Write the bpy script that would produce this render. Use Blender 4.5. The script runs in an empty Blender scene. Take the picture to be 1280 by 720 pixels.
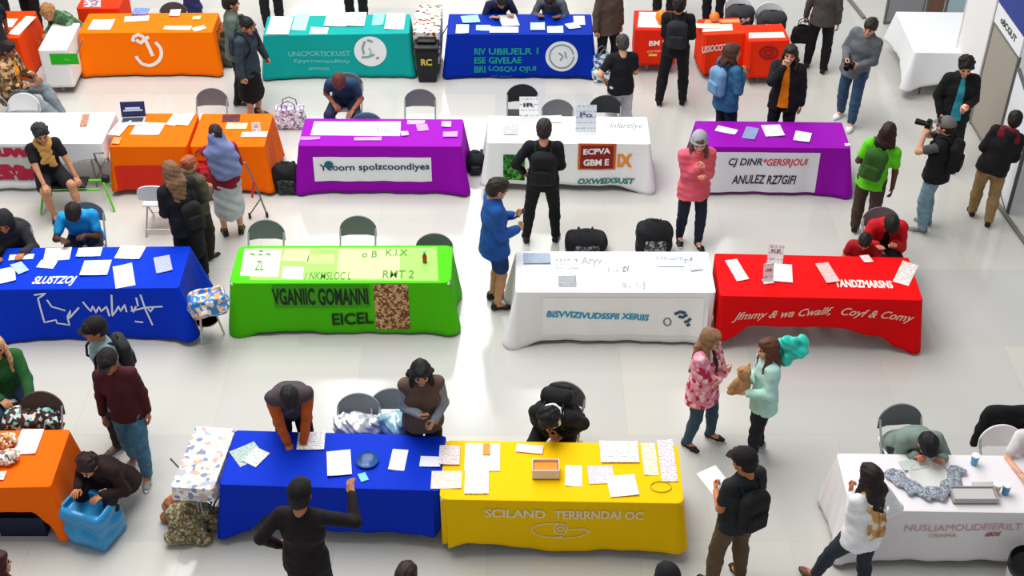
import bpy, math, random
import numpy as np
from mathutils import Matrix, Vector
random.seed(7)
R = math.radians
sc = bpy.context.scene
col = sc.collection

# ---------------------------------------------------------------- camera
FPX, PITCH, CAMH = 1650.0, R(37.5), 9.95          # focal length in pixels of a 1280 px wide frame
cam_d = bpy.data.cameras.new('camera'); cam = bpy.data.objects.new('camera', cam_d); col.objects.link(cam)
cam_d.sensor_width = 36; cam_d.lens = 36 * FPX / 1280; cam_d.clip_end = 200
cam.location = (0, 0, CAMH); cam.rotation_euler = (math.pi / 2 - PITCH, 0, 0)
sc.camera = cam

# ---------------------------------------------------------------- light
sc.view_settings.view_transform = 'Standard'; sc.view_settings.look = 'None'
sc.view_settings.gamma = 1; sc.view_settings.use_curve_mapping = False
sc.view_settings.exposure = 0.52
wd = bpy.data.worlds.new('sky'); sc.world = wd; wd.use_nodes = True
wd.node_tree.nodes['Background'].inputs[0].default_value = (0.93, 0.97, 1.0, 1)
wd.node_tree.nodes['Background'].inputs[1].default_value = 0.29

def area(name, loc, rot, sx, sy, power, colr=(1, 1, 1)):
    d = bpy.data.lights.new(name, 'AREA'); d.shape = 'RECTANGLE'; d.size = sx; d.size_y = sy
    d.energy = power; d.color = colr
    o = bpy.data.objects.new(name, d); col.objects.link(o); o.location = loc; o.rotation_euler = rot
    return o
area('skylight', (-3.4, 15.5, 13.5), (0, 0, 0), 9, 14, 1980, (1.0, 0.98, 0.95))
for wx, ww in ((-1.7, 1.5), (1.3, .9), (-6.2, 2.2), (7.5, .7)):       # tall windows far down the atrium, mirrored in the floor
    area('atrium_window', (wx, 40, 16), (R(84), 0, math.pi), ww, 22, 520 * ww, (0.98, 1.0, 1.0))

# ---------------------------------------------------------------- helpers
_c, _s = math.cos(PITCH), math.sin(PITCH)
def at(px, py, z=0.0):
    """the point of the level plane z that the photograph shows at a pixel"""
    u = (px - 640) / FPX; v = (py - 360) / FPX
    d = (u, _c - v * _s, -_s - v * _c)
    t = (z - CAMH) / d[2]
    return Vector((d[0] * t, d[1] * t, z))
def proj(p):
    dz = p[2] - CAMH; dep = p[1] * _c - dz * _s
    return 640 + FPX * p[0] / dep, 360 - FPX * (p[1] * _s + dz * _c) / dep

def lin(h):
    if isinstance(h, (tuple, list)): return tuple(h)[:3]
    h = h.lstrip('#'); v = [int(h[i:i + 2], 16) / 255 for i in (0, 2, 4)]
    return tuple(x / 12.92 if x <= 0.04045 else ((x + 0.055) / 1.055) ** 2.4 for x in v)

_M = {}
def mat(color, rough=0.75, kind='plain', metal=0.0, c2=None, scale=1.0, spec=0.3, sheen=0.0, alpha=None):
    """procedural material: plain / cloth / denim / print / stripes / paper / hair / skin"""
    key = (str(color), rough, kind, metal, str(c2), scale, spec, alpha)
    if key in _M: return _M[key]
    m = bpy.data.materials.new('%s_%d' % (kind, len(_M))); m.use_nodes = True
    nt = m.node_tree; b = nt.nodes['Principled BSDF']; N = nt.nodes.new; L = nt.links.new
    c = lin(color); b.inputs['Base Color'].default_value = (*c, 1)
    b.inputs['Roughness'].default_value = rough; b.inputs['Metallic'].default_value = metal
    b.inputs['Specular IOR Level'].default_value = spec
    if alpha is not None:
        b.inputs['Alpha'].default_value = alpha
    tc = N('ShaderNodeTexCoord')
    def ramp(fac, cols, pos, const=False):
        r = N('ShaderNodeValToRGB'); L(fac, r.inputs[0]); e = r.color_ramp
        if const: e.interpolation = 'CONSTANT'
        while len(e.elements) < len(cols): e.elements.new(0.5)
        for el, cc, pp in zip(e.elements, cols, pos): el.color = (*lin(cc), 1); el.position = pp
        return r.outputs[0]
    def noise(sc_, det=3, out='Fac', src='Object'):
        n = N('ShaderNodeTexNoise'); n.inputs['Scale'].default_value = sc_; n.inputs['Detail'].default_value = det
        L(tc.outputs[src], n.inputs['Vector']); return n.outputs[out]
    def bump(h, st, dist=0.01):
        bp = N('ShaderNodeBump'); bp.inputs['Strength'].default_value = st; bp.inputs['Distance'].default_value = dist
        L(h, bp.inputs['Height']); L(bp.outputs[0], b.inputs['Normal'])
    if kind == 'tablecloth': bump(noise(220, 2), .12, .004)
    if kind in ('cloth', 'denim', 'skin', 'hair'):
        d = {'cloth': 0.10, 'denim': 0.17, 'skin': 0.07, 'hair': 0.25}[kind]
        lo = tuple(x * (1 - d) for x in c); hi = tuple(min(1, x * (1 + d)) for x in c)
        src = noise({'cloth': 9, 'denim': 22, 'skin': 12, 'hair': 70}[kind] * scale)
        L(ramp(src, [lo, hi], [0.35, 0.65]), b.inputs['Base Color'])
        bump(noise({'cloth': 60, 'denim': 150, 'skin': 90, 'hair': 120}[kind]), {'cloth': .25, 'denim': .3, 'skin': .08, 'hair': .5}[kind])
        if kind == 'skin':
            b.inputs['Subsurface Weight'].default_value = 0.08; b.inputs['Subsurface Radius'].default_value = (.02, .008, .004)
            b.inputs['Subsurface Scale'].default_value = 0.5
    elif kind == 'print':                                   # blotches of several colours
        v = N('ShaderNodeTexVoronoi'); v.inputs['Scale'].default_value = 22 * scale; L(tc.outputs['Object'], v.inputs['Vector'])
        sp = N('ShaderNodeSeparateColor'); L(v.outputs['Color'], sp.inputs[0])
        cs = [color] + list(c2); n = len(cs)
        L(ramp(sp.outputs[0], cs, [i / n for i in range(n)], True), b.inputs['Base Color'])
        bump(noise(60), .2)
    elif kind == 'stripes':
        w = N('ShaderNodeTexWave'); w.inputs['Scale'].default_value = 8 * scale; w.bands_direction = 'Z'
        L(tc.outputs['Object'], w.inputs['Vector']); L(ramp(w.outputs['Fac'], [color, c2], [0, .5], True), b.inputs['Base Color'])
    elif kind == 'paper':                                   # lines of small type on a sheet
        mp = N('ShaderNodeMapping'); mp.inputs['Scale'].default_value = (1, 1, 0); L(tc.outputs['Object'], mp.inputs[0])
        w = N('ShaderNodeTexWave'); w.bands_direction = 'Y'; w.inputs['Scale'].default_value = 16 * scale; L(mp.outputs[0], w.inputs[0])
        n = N('ShaderNodeTexNoise'); n.inputs['Scale'].default_value = 38 * scale; L(mp.outputs[0], n.inputs['Vector'])
        mu = N('ShaderNodeMath'); mu.operation = 'MULTIPLY'; L(w.outputs['Fac'], mu.inputs[0]); L(n.outputs['Fac'], mu.inputs[1])
        L(ramp(mu.outputs[0], [color, color, c2 or '#c2c5ca'], [0, .40, .56]), b.inputs['Base Color'])
    _M[key] = m
    return m

def tag(o, label=None, cat=None, group=None, kind=None):
    if label: o['label'] = label
    if cat: o['category'] = cat
    if group: o['group'] = group
    if kind: o['kind'] = kind
    return o
def empty(name, loc=(0, 0, 0), rz=0.0, label=None, cat=None, group=None):
    o = bpy.data.objects.new(name, None); col.objects.link(o); o.empty_display_size = 0.1
    o.location = loc; o.rotation_euler = (0, 0, rz); return tag(o, label, cat, group)

def mesh_np(name, V, Q, m, parent=None, smooth=True):
    """one mesh object from arrays; Q is (n,4)"""
    me = bpy.data.meshes.new(name); nv, nq = len(V), len(Q)
    me.vertices.add(nv); me.vertices.foreach_set('co', np.asarray(V, np.float32).ravel())
    me.loops.add(nq * 4); me.loops.foreach_set('vertex_index', np.asarray(Q, np.int32).ravel())
    me.polygons.add(nq); me.polygons.foreach_set('loop_start', np.arange(0, nq * 4, 4, dtype=np.int32))
    me.polygons.foreach_set('loop_total', np.full(nq, 4, np.int32))
    me.polygons.foreach_set('use_smooth', np.full(nq, smooth))
    me.update(calc_edges=True)
    if m: me.materials.append(m)
    o = bpy.data.objects.new(name, me); col.objects.link(o)
    if parent: o.parent = parent
    return o
def inst(name, me, m, parent=None, mtx=None):
    o = bpy.data.objects.new(name, me); col.objects.link(o)
    if parent: o.parent = parent
    if mtx is not None: o.matrix_local = Matrix([list(r) for r in mtx])
    if m:
        o.material_slots[0].link = 'OBJECT'; o.material_slots[0].material = m
    return o

class MB:
    """collects plain shapes and links them as ONE mesh object"""
    def __init__(s): s.v = []; s.f = []
    def add(s, vs, fs):
        k = len(s.v); s.v += [tuple(v) for v in vs]; s.f += [tuple(i + k for i in f) for f in fs]; return s
    def box(s, c, d, rz=0, rx=0, ry=0, bev=0.0, taper=1.0):
        x, y, z = d[0] / 2, d[1] / 2, d[2] / 2; bv = min(bev, x * .98, y * .98, z * .98)
        M = Matrix.Rotation(rz, 3, 'Z') @ Matrix.Rotation(rx, 3, 'X') @ Matrix.Rotation(ry, 3, 'Y'); c = Vector(c)
        if bv <= 0:
            vs = [(a * x * (taper if e < 0 else 1), b * y * (taper if e < 0 else 1), e * z) for e in (-1, 1) for b in (-1, 1) for a in (-1, 1)]
            fs = [(0, 2, 3, 1), (4, 5, 7, 6), (0, 1, 5, 4), (2, 6, 7, 3), (0, 4, 6, 2), (1, 3, 7, 5)]
            return s.add([c + M @ Vector(v) for v in vs], fs)
        vs = []; fs = []; n = 3                              # rounded box: stacked rounded-rectangle rings
        zs = []
        for i in range(n + 1):
            a = math.pi / 2 * i / n; zs.append((-z + bv - bv * math.cos(a), bv - bv * math.sin(a)))
        zs += [(-q, r_) for q, r_ in reversed(zs)]
        for zz, ins in zs:
            t = 1 if zz > 0 else taper
            rr = max(bv - ins, bv * .05)
            for qx, qy, a0 in ((1, 1, 0), (-1, 1, 90), (-1, -1, 180), (1, -1, 270)):
                for i in range(4):
                    a = R(a0 + 30 * i)
                    vs.append((t * (qx * (x - bv) + rr * math.cos(a)), t * (qy * (y - bv) + rr * math.sin(a)), zz))
        m_ = 16
        for r_ in range(len(zs) - 1):
            for i in range(m_):
                j = (i + 1) % m_; fs.append((r_ * m_ + i, r_ * m_ + j, (r_ + 1) * m_ + j, (r_ + 1) * m_ + i))
        fs.append(tuple(range(m_ - 1, -1, -1))); fs.append(tuple((len(zs) - 1) * m_ + i for i in range(m_)))
        return s.add([c + M @ Vector(v) for v in vs], fs)
    def tube(s, pts, r, n=8, close=False, rs=None):
        P = [Vector(p) for p in pts]; vs = []; fs = []; k = len(P); up = None
        for i, p in enumerate(P):
            a = P[(i - 1) % k] if (close or i > 0) else p; b = P[(i + 1) % k] if (close or i < k - 1) else p
            t = (b - a).normalized()
            if up is None:
                up = Vector((0, 0, 1)) if abs(t.z) < .9 else Vector((1, 0, 0))
            u = (up - t * up.dot(t)).normalized(); w = t.cross(u); up = u
            rr = rs[i] if rs else r
            for j in range(n):
                an = 2 * math.pi * j / n; vs.append(p + (u * math.cos(an) + w * math.sin(an)) * rr)
        for i in range(k if close else k - 1):
            for j in range(n):
                a, b = i * n + j, i * n + (j + 1) % n; c, d = ((i + 1) % k) * n + (j + 1) % n, ((i + 1) % k) * n + j
                fs.append((a, b, c, d))
        if not close: fs += [tuple(range(n - 1, -1, -1)), tuple((k - 1) * n + j for j in range(n))]
        return s.add(vs, fs)
    def lathe(s, prof, c=(0, 0, 0), n=24, M=None):
        vs = []; fs = []; c = Vector(c)
        for r_, z in prof:
            for j in range(n):
                a = 2 * math.pi * j / n; v = Vector((r_ * math.cos(a), r_ * math.sin(a), z))
                vs.append(c + (M @ v if M else v))
        for i in range(len(prof) - 1):
            for j in range(n): fs.append((i * n + j, i * n + (j + 1) % n, (i + 1) * n + (j + 1) % n, (i + 1) * n + j))
        fs += [tuple(range(n - 1, -1, -1)), tuple((len(prof) - 1) * n + j for j in range(n))]
        return s.add(vs, fs)
    def ell(s, c, r, n=14, M=None):
        vs = []; fs = []; c = Vector(c); m_ = n // 2
        for i in range(m_ + 1):
            a = math.pi * i / m_ ; q = max(math.sin(a), .02)
            for j in range(n):
                b = 2 * math.pi * j / n; v = Vector((r[0] * q * math.cos(b), r[1] * q * math.sin(b), -r[2] * math.cos(a)))
                vs.append(c + (M @ v if M else v))
        for i in range(m_):
            for j in range(n): fs.append((i * n + j, i * n + (j + 1) % n, (i + 1) * n + (j + 1) % n, (i + 1) * n + j))
        fs += [tuple(range(n - 1, -1, -1)), tuple(m_ * n + j for j in range(n))]
        return s.add(vs, fs)
    def build(s, name, m, parent=None, smooth=False):
        me = bpy.data.meshes.new(name); me.from_pydata(s.v, [], s.f); me.materials.append(m)
        if smooth:
            me.polygons.foreach_set('use_smooth', [True] * len(me.polygons))
            try: me.set_sharp_from_angle(angle=R(40))
            except Exception: pass
        me.update()
        o = bpy.data.objects.new(name, me); col.objects.link(o)
        if parent: o.parent = parent
        return o

def copy_tree(o, parent=None):
    c = o.copy(); col.objects.link(c)
    if parent: c.parent = parent
    for ch in list(o.children): copy_tree(ch, c)
    return c

# ---------------------------------------------------------------- implicit surfaces (bodies, clothes, hair, bags)
A3 = lambda *p: np.array(p[0] if len(p) == 1 else p, float)
def nrm(v): v = np.asarray(v, float); return v / (np.linalg.norm(v) + 1e-9)
class Field:
    def __init__(s, lo, hi, v):
        s.v = v; s.lo = np.array(lo, float); n = np.ceil((np.array(hi) - s.lo) / v).astype(int) + 1
        s.n = n; s.F = np.full(n, 0.15, np.float32)
        s.ax = [(s.lo[i] + v * np.arange(n[i])).astype(np.float32) for i in range(3)]
    def sub(s, lo, hi):
        a = np.clip(np.floor((np.array(lo) - s.lo) / s.v).astype(int), 0, s.n - 1)
        b = np.clip(np.ceil((np.array(hi) - s.lo) / s.v).astype(int) + 1, 1, s.n)
        sl = tuple(slice(a[i], max(b[i], a[i] + 1)) for i in range(3))
        return sl, s.ax[0][sl[0]][:, None, None], s.ax[1][sl[1]][None, :, None], s.ax[2][sl[2]][None, None, :]
    def _mix(s, sl, d, k, op):
        F = s.F[sl]
        if op == 'u':
            h = np.clip(.5 + .5 * (F - d) / k, 0, 1); s.F[sl] = F * (1 - h) + d * h - k * h * (1 - h)
        else:
            d = -d; h = np.clip(.5 + .5 * (d - F) / k, 0, 1); s.F[sl] = F * (1 - h) + d * h + k * h * (1 - h)
    def cone(s, a, b, wa, wb=None, u=(1, 0, 0), k=.03, op='u'):
        a = A3(a); b = A3(b); wa = wa if isinstance(wa, tuple) else (wa, wa); wb = wa if wb is None else (wb if isinstance(wb, tuple) else (wb, wb))
        ab = b - a; L2 = float(ab @ ab) + 1e-9; dr = ab / math.sqrt(L2)
        u = A3(u); u = u - dr * (u @ dr)
        if np.linalg.norm(u) < 1e-3: u = A3(0, 1, 0) - dr * dr[1]
        u = nrm(u); n = np.cross(dr, u); mg = max(*wa, *wb) + k + 2.5 * s.v + .02
        sl, X, Y, Z = s.sub(np.minimum(a, b) - mg, np.maximum(a, b) + mg)
        px, py, pz = X - a[0], Y - a[1], Z - a[2]
        t = np.clip((px * ab[0] + py * ab[1] + pz * ab[2]) / L2, 0, 1)
        qx, qy, qz = px - t * ab[0], py - t * ab[1], pz - t * ab[2]
        du = qx * u[0] + qy * u[1] + qz * u[2]; dn = qx * n[0] + qy * n[1] + qz * n[2]; da = qx * dr[0] + qy * dr[1] + qz * dr[2]
        wu = wa[0] + (wb[0] - wa[0]) * t; wn = wa[1] + (wb[1] - wa[1]) * t; mn = np.minimum(wu, wn)
        d = (np.sqrt((du / wu) ** 2 + (dn / wn) ** 2 + (da / mn) ** 2) - 1) * mn
        s._mix(sl, d, k, op); return s
    def ell(s, c, r, k=.02, op='u'):
        c = A3(c); mg = max(r) + k + 2.5 * s.v + .02
        sl, X, Y, Z = s.sub(c - mg, c + mg)
        d = (np.sqrt(((X - c[0]) / r[0]) ** 2 + ((Y - c[1]) / r[1]) ** 2 + ((Z - c[2]) / r[2]) ** 2) - 1) * min(r)
        s._mix(sl, d, k, op); return s
    def rbox(s, c, h, r=.02, ax=None, k=.01, op='u'):
        """rounded box; ax = rows of the box's own axes"""
        c = A3(c); ax = np.eye(3) if ax is None else np.asarray(ax); mg = float(np.linalg.norm(h)) + k + 2.5 * s.v
        sl, X, Y, Z = s.sub(c - mg, c + mg); q = []
        for i in range(3):
            q.append(np.abs((X - c[0]) * ax[i][0] + (Y - c[1]) * ax[i][1] + (Z - c[2]) * ax[i][2]) - (h[i] - r))
        o = np.sqrt(sum(np.maximum(x, 0) ** 2 for x in q)) + np.minimum(np.maximum(np.maximum(q[0], q[1]), q[2]), 0) - r
        s._mix(sl, o, k, op); return s
    def cut(s, p, n):
        """keep the side the normal n points away from"""
        n = nrm(n); X, Y, Z = s.ax[0][:, None, None], s.ax[1][None, :, None], s.ax[2][None, None, :]
        s.F = np.maximum(s.F, (X - p[0]) * n[0] + (Y - p[1]) * n[1] + (Z - p[2]) * n[2]).astype(np.float32); return s
    def folds(s, amp=.004, f=30, ph=0.0):
        X, Y, Z = s.ax[0][:, None, None], s.ax[1][None, :, None], s.ax[2][None, None, :]
        s.F = s.F + (amp * np.sin(f * X + 1.7 * np.sin(f * .35 * Z + ph)) * np.sin(f * .8 * Z + 1.5 * np.sin(f * .5 * Y + ph) + ph)
                     + .5 * amp * np.sin(f * 1.9 * Z + f * X + 2 * ph)).astype(np.float32); return s
    def mesh(s):
        F = s.F.copy(); F[0] = F[-1] = .1; F[:, 0] = F[:, -1] = .1; F[:, :, 0] = F[:, :, -1] = .1
        I = F < 0; n = F.shape
        c = np.zeros((n[0] - 1, n[1] - 1, n[2] - 1), np.int8)
        for i in (0, 1):
            for j in (0, 1):
                for k in (0, 1): c += I[i:n[0] - 1 + i, j:n[1] - 1 + j, k:n[2] - 1 + k]
        cells = np.argwhere((c > 0) & (c < 8))
        idx = np.full(c.shape, -1, np.int32); idx[tuple(cells.T)] = np.arange(len(cells))
        i, j, k = cells.T
        cor = np.stack([F[i + a, j + b, k + d] for a in (0, 1) for b in (0, 1) for d in (0, 1)], 1)
        off = np.array([(a, b, d) for a in (0, 1) for b in (0, 1) for d in (0, 1)], float)
        P = np.zeros((len(cells), 3)); W = np.zeros(len(cells))
        for p in range(8):
            for q in range(p + 1, 8):
                if abs(off[p] - off[q]).sum() != 1: continue
                fa, fb = cor[:, p], cor[:, q]; m = (fa < 0) != (fb < 0)
                t = np.where(m, fa / np.where(m, fa - fb, 1), 0)
                P += m[:, None] * (off[p] + t[:, None] * (off[q] - off[p])); W += m
        V = s.lo + s.v * (cells + P / W[:, None]); Q = []
        for axn in range(3):
            b_, c_ = (axn + 1) % 3, (axn + 2) % 3
            sl0 = [slice(None)] * 3; sl1 = [slice(None)] * 3; sl0[axn] = slice(0, -1); sl1[axn] = slice(1, None)
            A, B = I[tuple(sl0)], I[tuple(sl1)]; e = np.argwhere(A != B)
            if not len(e): continue
            s_in = A[tuple(e.T)]; eb = np.zeros(3, int); eb[b_] = 1; ec = np.zeros(3, int); ec[c_] = 1
            q = np.stack([idx[tuple((e - eb - ec).T)], idx[tuple((e - ec).T)], idx[tuple(e.T)], idx[tuple((e - eb).T)]], 1)
            q[~s_in] = q[~s_in][:, ::-1]; Q.append(q)
        return V, np.concatenate(Q) if Q else np.zeros((0, 4), int)

def xf(M, V): return V @ M[:3, :3].T + M[:3, 3]
def join(parts):
    V = []; Q = []; k = 0
    for v, q in parts: V.append(v); Q.append(q + k); k += len(v)
    return np.concatenate(V), np.concatenate(Q)
def canon(name, fld):
    V, Q = fld.mesh(); me = mesh_np(name, V, Q, mat('#888888')); d = me.data; bpy.data.objects.remove(me); return d
# ---------------------------------------------------------------- people
# canonical head: origin between the ears, +y is where it looks
def head_field(v=.006, fat=0.0):
    f = Field((-.11, -.14, -.20), (.11, .14, .15), v)
    f.ell((0, -.012, .03), (.076, .096, .088))
    f.cone((0, .02, .0), (0, .045, -.082), (.064, .055), (.034, .034), k=.03)
    f.cone((-.035, .074, .03), (.035, .074, .03), .011, k=.02)
    for sx in (-1, 1):
        f.ell((sx * .036, .058, -.026), (.024, .024, .024), k=.025)
        f.ell((sx * .031, .097, .012), (.014, .013, .010), k=.010, op='s')
        f.ell((sx * .078, -.004, -.004), (.009, .018, .030), k=.006)
    f.cone((0, .086, .014), (0, .102, -.020), .008, .013, k=.010)
    f.ell((0, .083, -.052), (.024, .011, .006), k=.005); f.ell((0, .081, -.063), (.020, .011, .006), k=.005)
    f.ell((0, .068, -.094), (.020, .018, .015), k=.02)
    f.cone((0, -.022, -.05), (0, -.03, -.165), .052, .055, k=.02)
    return f
HEAD = head_field().mesh()
def hand_field(curl):
    v = .0045; f = Field((-.09, -.05, -.10), (.08, .21, .05), v)
    f.cone((0, -.03, 0), (0, .01, 0), (.028, .020), (.030, .016), k=.01)
    f.cone((0, .015, 0), (0, .085, 0), (.034, .014), (.042, .012), k=.014)
    for i, (x, L) in enumerate(((-.033, .068), (-.011, .078), (.012, .072), (.033, .056))):
        p = A3(x, .090, 0); ang = 0.0
        for seg, (fr, r0, r1) in enumerate(((.45, .0095, .0088), (.30, .0088, .0082), (.25, .0080, .0068))):
            ang += curl * (1 + .12 * i) * (.9 if seg == 0 else 1.1); q = p + A3(.08 * x / .03 * .3 * L * fr, math.cos(ang) * L * fr, -math.sin(ang) * L * fr)
            f.cone(p, q, r0, r1, k=.004); p = q
    p = A3(-.030, .025, -.004); q = A3(-.058, .060, -.014 - .02 * curl); r_ = A3(-.060 + .02 * curl, .098, -.022 - .03 * curl)
    f.cone(p, q, .013, .0105, k=.008); f.cone(q, r_, .0105, .008, k=.004)
    return f
HANDS = {'flat': hand_field(.10).mesh(), 'relaxed': hand_field(.35).mesh(), 'grip': hand_field(.95).mesh()}
MIRX = np.diag([-1., 1, 1, 1])

def face_cut(f, k=.015):
    f.ell((0, .105, -.035), (.068, .075, .085), k=k, op='s')
def hair_short():
    f = Field((-.12, -.14, -.12), (.12, .14, .15), .007)
    f.ell((0, -.014, .034), (.088, .107, .098)); f.ell((0, -.05, -.02), (.074, .07, .07), k=.03); f.ell((0, .055, .075), (.06, .045, .035), k=.03)
    face_cut(f); f.ell((.088, .012, -.045), (.03, .035, .04), k=.01, op='s'); f.ell((-.088, .012, -.045), (.03, .035, .04), k=.01, op='s')
    return f.folds(.003, 90)
def hair_curly():
    f = Field((-.16, -.18, -.15), (.16, .16, .19), .008); rnd = random.Random(3)
    f.ell((0, -.02, .035), (.095, .11, .105))
    for i in range(60):
        a, b = rnd.uniform(0, 6.28), rnd.uniform(-.3, 1.5)
        c = (.092 * math.cos(a) * math.cos(b), -.02 + .10 * math.sin(a) * math.cos(b), .035 + .10 * math.sin(b))
        if c[1] > .06 and c[2] < .06: continue
        f.ell(c, (.026, .026, .024), k=.008)
    face_cut(f); return f
def hair_long(ln, vol=1.0):
    f = Field((-.17, -.20, -.20 - ln), (.17, .14, .15), .009)
    f.ell((0, -.014, .034), (.088, .107, .099)); f.ell((0, .05, .078), (.06, .045, .033), k=.03)
    f.cone((0, -.045, .0), (0, -.085, -.12), (.088 * vol, .060), (.105 * vol, .050), k=.04)
    f.cone((0, -.085, -.12), (0, -.10, -.10 - ln), (.105 * vol, .050), (.070 * vol, .028), k=.03)
    for sx in (-1, 1):
        f.cone((sx * .078, .0, .0), (sx * .095, .03, -.17), (.022, .045), (.026, .040), u=(1, 0, 0), k=.02)
        f.cone((sx * .095, .03, -.17), (sx * .088, .075, -.12 - ln * .75), (.026, .042), (.018, .022), u=(1, 0, 0), k=.02)
    face_cut(f); f.cone((0, .01, -.08), (0, .02, -.35), (.05, .05), k=.01, op='s')
    return f.folds(.004, 60)
def hair_bun():
    f = Field((-.12, -.20, -.12), (.12, .14, .18), .007)
    f.ell((0, -.014, .034), (.087, .106, .097)); face_cut(f); f.ell((0, -.10, .085), (.045, .045, .045), k=.01)
    return f.folds(.003, 90)
def hat_cap():
    f = Field((-.12, -.14, -.05), (.12, .21, .16), .006)
    f.ell((0, -.012, .040), (.093, .112, .100), k=.01); f.cut((0, 0, .022), (0, -.12, -1))
    f.cone((0, .07, .040), (0, .145, .030), (.070, .007), (.052, .006), k=.008); f.ell((0, -.012, .140), (.010, .010, .006), k=.003)
    return f
def hat_beanie():
    f = Field((-.13, -.15, -.08), (.13, .14, .20), .007)
    f.ell((0, -.016, .045), (.096, .114, .112), k=.01); f.cut((0, 0, .005), (0, .35, -1))
    f.cone((-.06, .0, .02), (.06, 0, .02), (.03, .02), k=.01)
    for i in range(14):
        a = 6.283 * i / 14; b = 6.283 * (i + 1) / 14
        z = lambda q: .012 + .030 * max(0, math.sin(q))
        f.cone((.092 * math.cos(a), -.014 + .110 * math.sin(a), z(a)), (.092 * math.cos(b), -.014 + .110 * math.sin(b), z(b)), .013, k=.008)
    return f
def hijab(ln=.38):
    f = Field((-.27, -.27, -.22 - ln), (.27, .20, .15), .010)
    f.ell((0, -.012, .03), (.098, .118, .105)); f.cone((0, -.01, -.03), (0, .0, -.14), (.092, .10), (.12, .115), k=.05)
    f.cone((0, -.02, -.14), (0, -.05, -.14 - ln), (.20, .15), (.235, .18), k=.06)
    f.ell((0, .115, -.020), (.058, .065, .080), k=.01, op='s'); f.cut((0, 0, -.15 - ln), (0, 0, -1))
    return f.folds(.007, 28)
def bangs_hood():
    f = Field((-.15, -.20, -.20), (.15, .14, .18), .008)
    f.ell((0, -.025, .03), (.115, .125, .125)); f.cone((0, -.03, -.03), (0, -.03, -.14), (.105, .10), (.12, .10), k=.04)
    f.ell((0, .11, -.015), (.070, .10, .095), k=.01, op='s'); return f.folds(.005, 40)
_HB = {'short': hair_short, 'curly': hair_curly, 'long': lambda: hair_long(.22), 'verylong': lambda: hair_long(.40, 1.1), 'bob': lambda: hair_long(.04),
       'bun': hair_bun, 'cap': hat_cap, 'beanie': hat_beanie, 'hijab': hijab, 'shawl': lambda: hijab(.50), 'hood': bangs_hood}
_HC = {}
def hairmesh(k):
    if k not in _HC: _HC[k] = canon(k, _HB[k]())
    return _HC[k]
def shoe_field():
    f = Field((-.08, -.12, -.03), (.08, .26, .16), .006)
    f.cone((0, -.035, .035), (0, .10, .035), (.038, .034), (.045, .030), k=.02); f.cone((0, .10, .034), (0, .165, .026), (.045, .028), (.036, .020), k=.02)
    f.cone((0, -.03, .05), (0, -.02, .095), (.038, .045), (.040, .048), u=(1, 0, 0), k=.02); f.cut((0, 0, .010), (0, 0, -1)); f.cut((0, 0, .112), (0, -.1, 1))
    return f
SHOE = canon('shoe', shoe_field())
_s = MB(); ring = []
for i in range(28):
    a = 6.2832 * i / 28; x = .049 * math.cos(a); y = .065 + .138 * math.sin(a); x *= 1 - .18 * (math.sin(a) < -.2); ring.append((x, y))
_s.add([(x, y, z) for z in (0, .022) for x, y in ring], [tuple(range(27, -1, -1)), tuple(range(28, 56))] + [(i, (i + 1) % 28, 28 + (i + 1) % 28, 28 + i) for i in range(28)])
_o = _s.build('sole', mat('#e8e8e8')); SOLE = _o.data; bpy.data.objects.remove(_o)
_s, _o = None, MB().ell((0, 0, 0), (.0125, .0125, .0125), 10).build('eye', mat('#1a1210', .2), smooth=True); EYE = _o.data; bpy.data.objects.remove(_o)
_o = MB().tube([(-.016, 0, -.002), (0, .003, .003), (.016, 0, -.001)], .0035, 6).build('eyebrow', mat('#221510')); BROW = _o.data; bpy.data.objects.remove(_o)
_o = MB().ell((0, 0, 0), (.021, .006, .0065), 12).build('mouth', mat('#7c3a34'), smooth=True); MOUTH = _o.data; bpy.data.objects.remove(_o)
_s, _c, _s = None, math.cos(PITCH), math.sin(PITCH)

def ik(S, T, a, b, pole):
    S, T = A3(S), A3(T); d = T - S; L = np.linalg.norm(d); L = min(max(L, .05), (a + b) * .995); dr = nrm(d); T = S + dr * L
    x = (a * a - b * b + L * L) / (2 * L); h = math.sqrt(max(a * a - x * x, 0))
    p = A3(pole); p = nrm(p - dr * (p @ dr)); return S + dr * x + p * h, T
def rotx(a): c, s = math.cos(a), math.sin(a); return np.array([[1, 0, 0], [0, c, -s], [0, s, c]])
def roty(a): c, s = math.cos(a), math.sin(a); return np.array([[c, 0, s], [0, 1, 0], [-s, 0, c]])
def rotz(a): c, s = math.cos(a), math.sin(a); return np.array([[c, -s, 0], [s, c, 0], [0, 0, 1]])
def m4(Rm, t): M = np.eye(4); M[:3, :3] = Rm; M[:3, 3] = t; return M

# hand targets (right side; mirrored for the left) in the person's own frame: x right, y forward, z up
ARM = {'down': ((.25, .02, .84), 'in', 'relaxed'), 'phone': ((.04, .23, 1.20), 'up', 'grip'), 'hold': ((.10, .24, 1.10), 'in', 'grip'),
       'cross': ((-.07, .20, 1.15), 'back', 'relaxed'), 'table': ((.16, .50, .80), 'down', 'flat'), 'write': ((.08, .44, .80), 'down', 'grip'),
       'hip': ((.24, .06, 1.0), 'in', 'relaxed'), 'face': ((.05, .20, 1.50), 'back', 'grip'), 'camera': ((.10, .24, 1.50), 'in', 'grip'),
       'carry': ((.28, .06, .86), 'in', 'grip'), 'reach': ((.20, .52, 1.10), 'down', 'flat'), 'raise': ((.36, .30, 1.42), 'fwd', 'relaxed'),
       'lap': ((.12, .34, .66), 'down', 'relaxed'), 'knee': ((.16, .45, .62), 'down', 'relaxed'), 'pocket': ((.20, .10, .92), 'in', 'relaxed'),
       'strap': ((.12, .16, 1.30), 'back', 'grip'), 'chin': ((.03, .20, 1.32), 'back', 'grip')}
PERS = []
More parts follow.
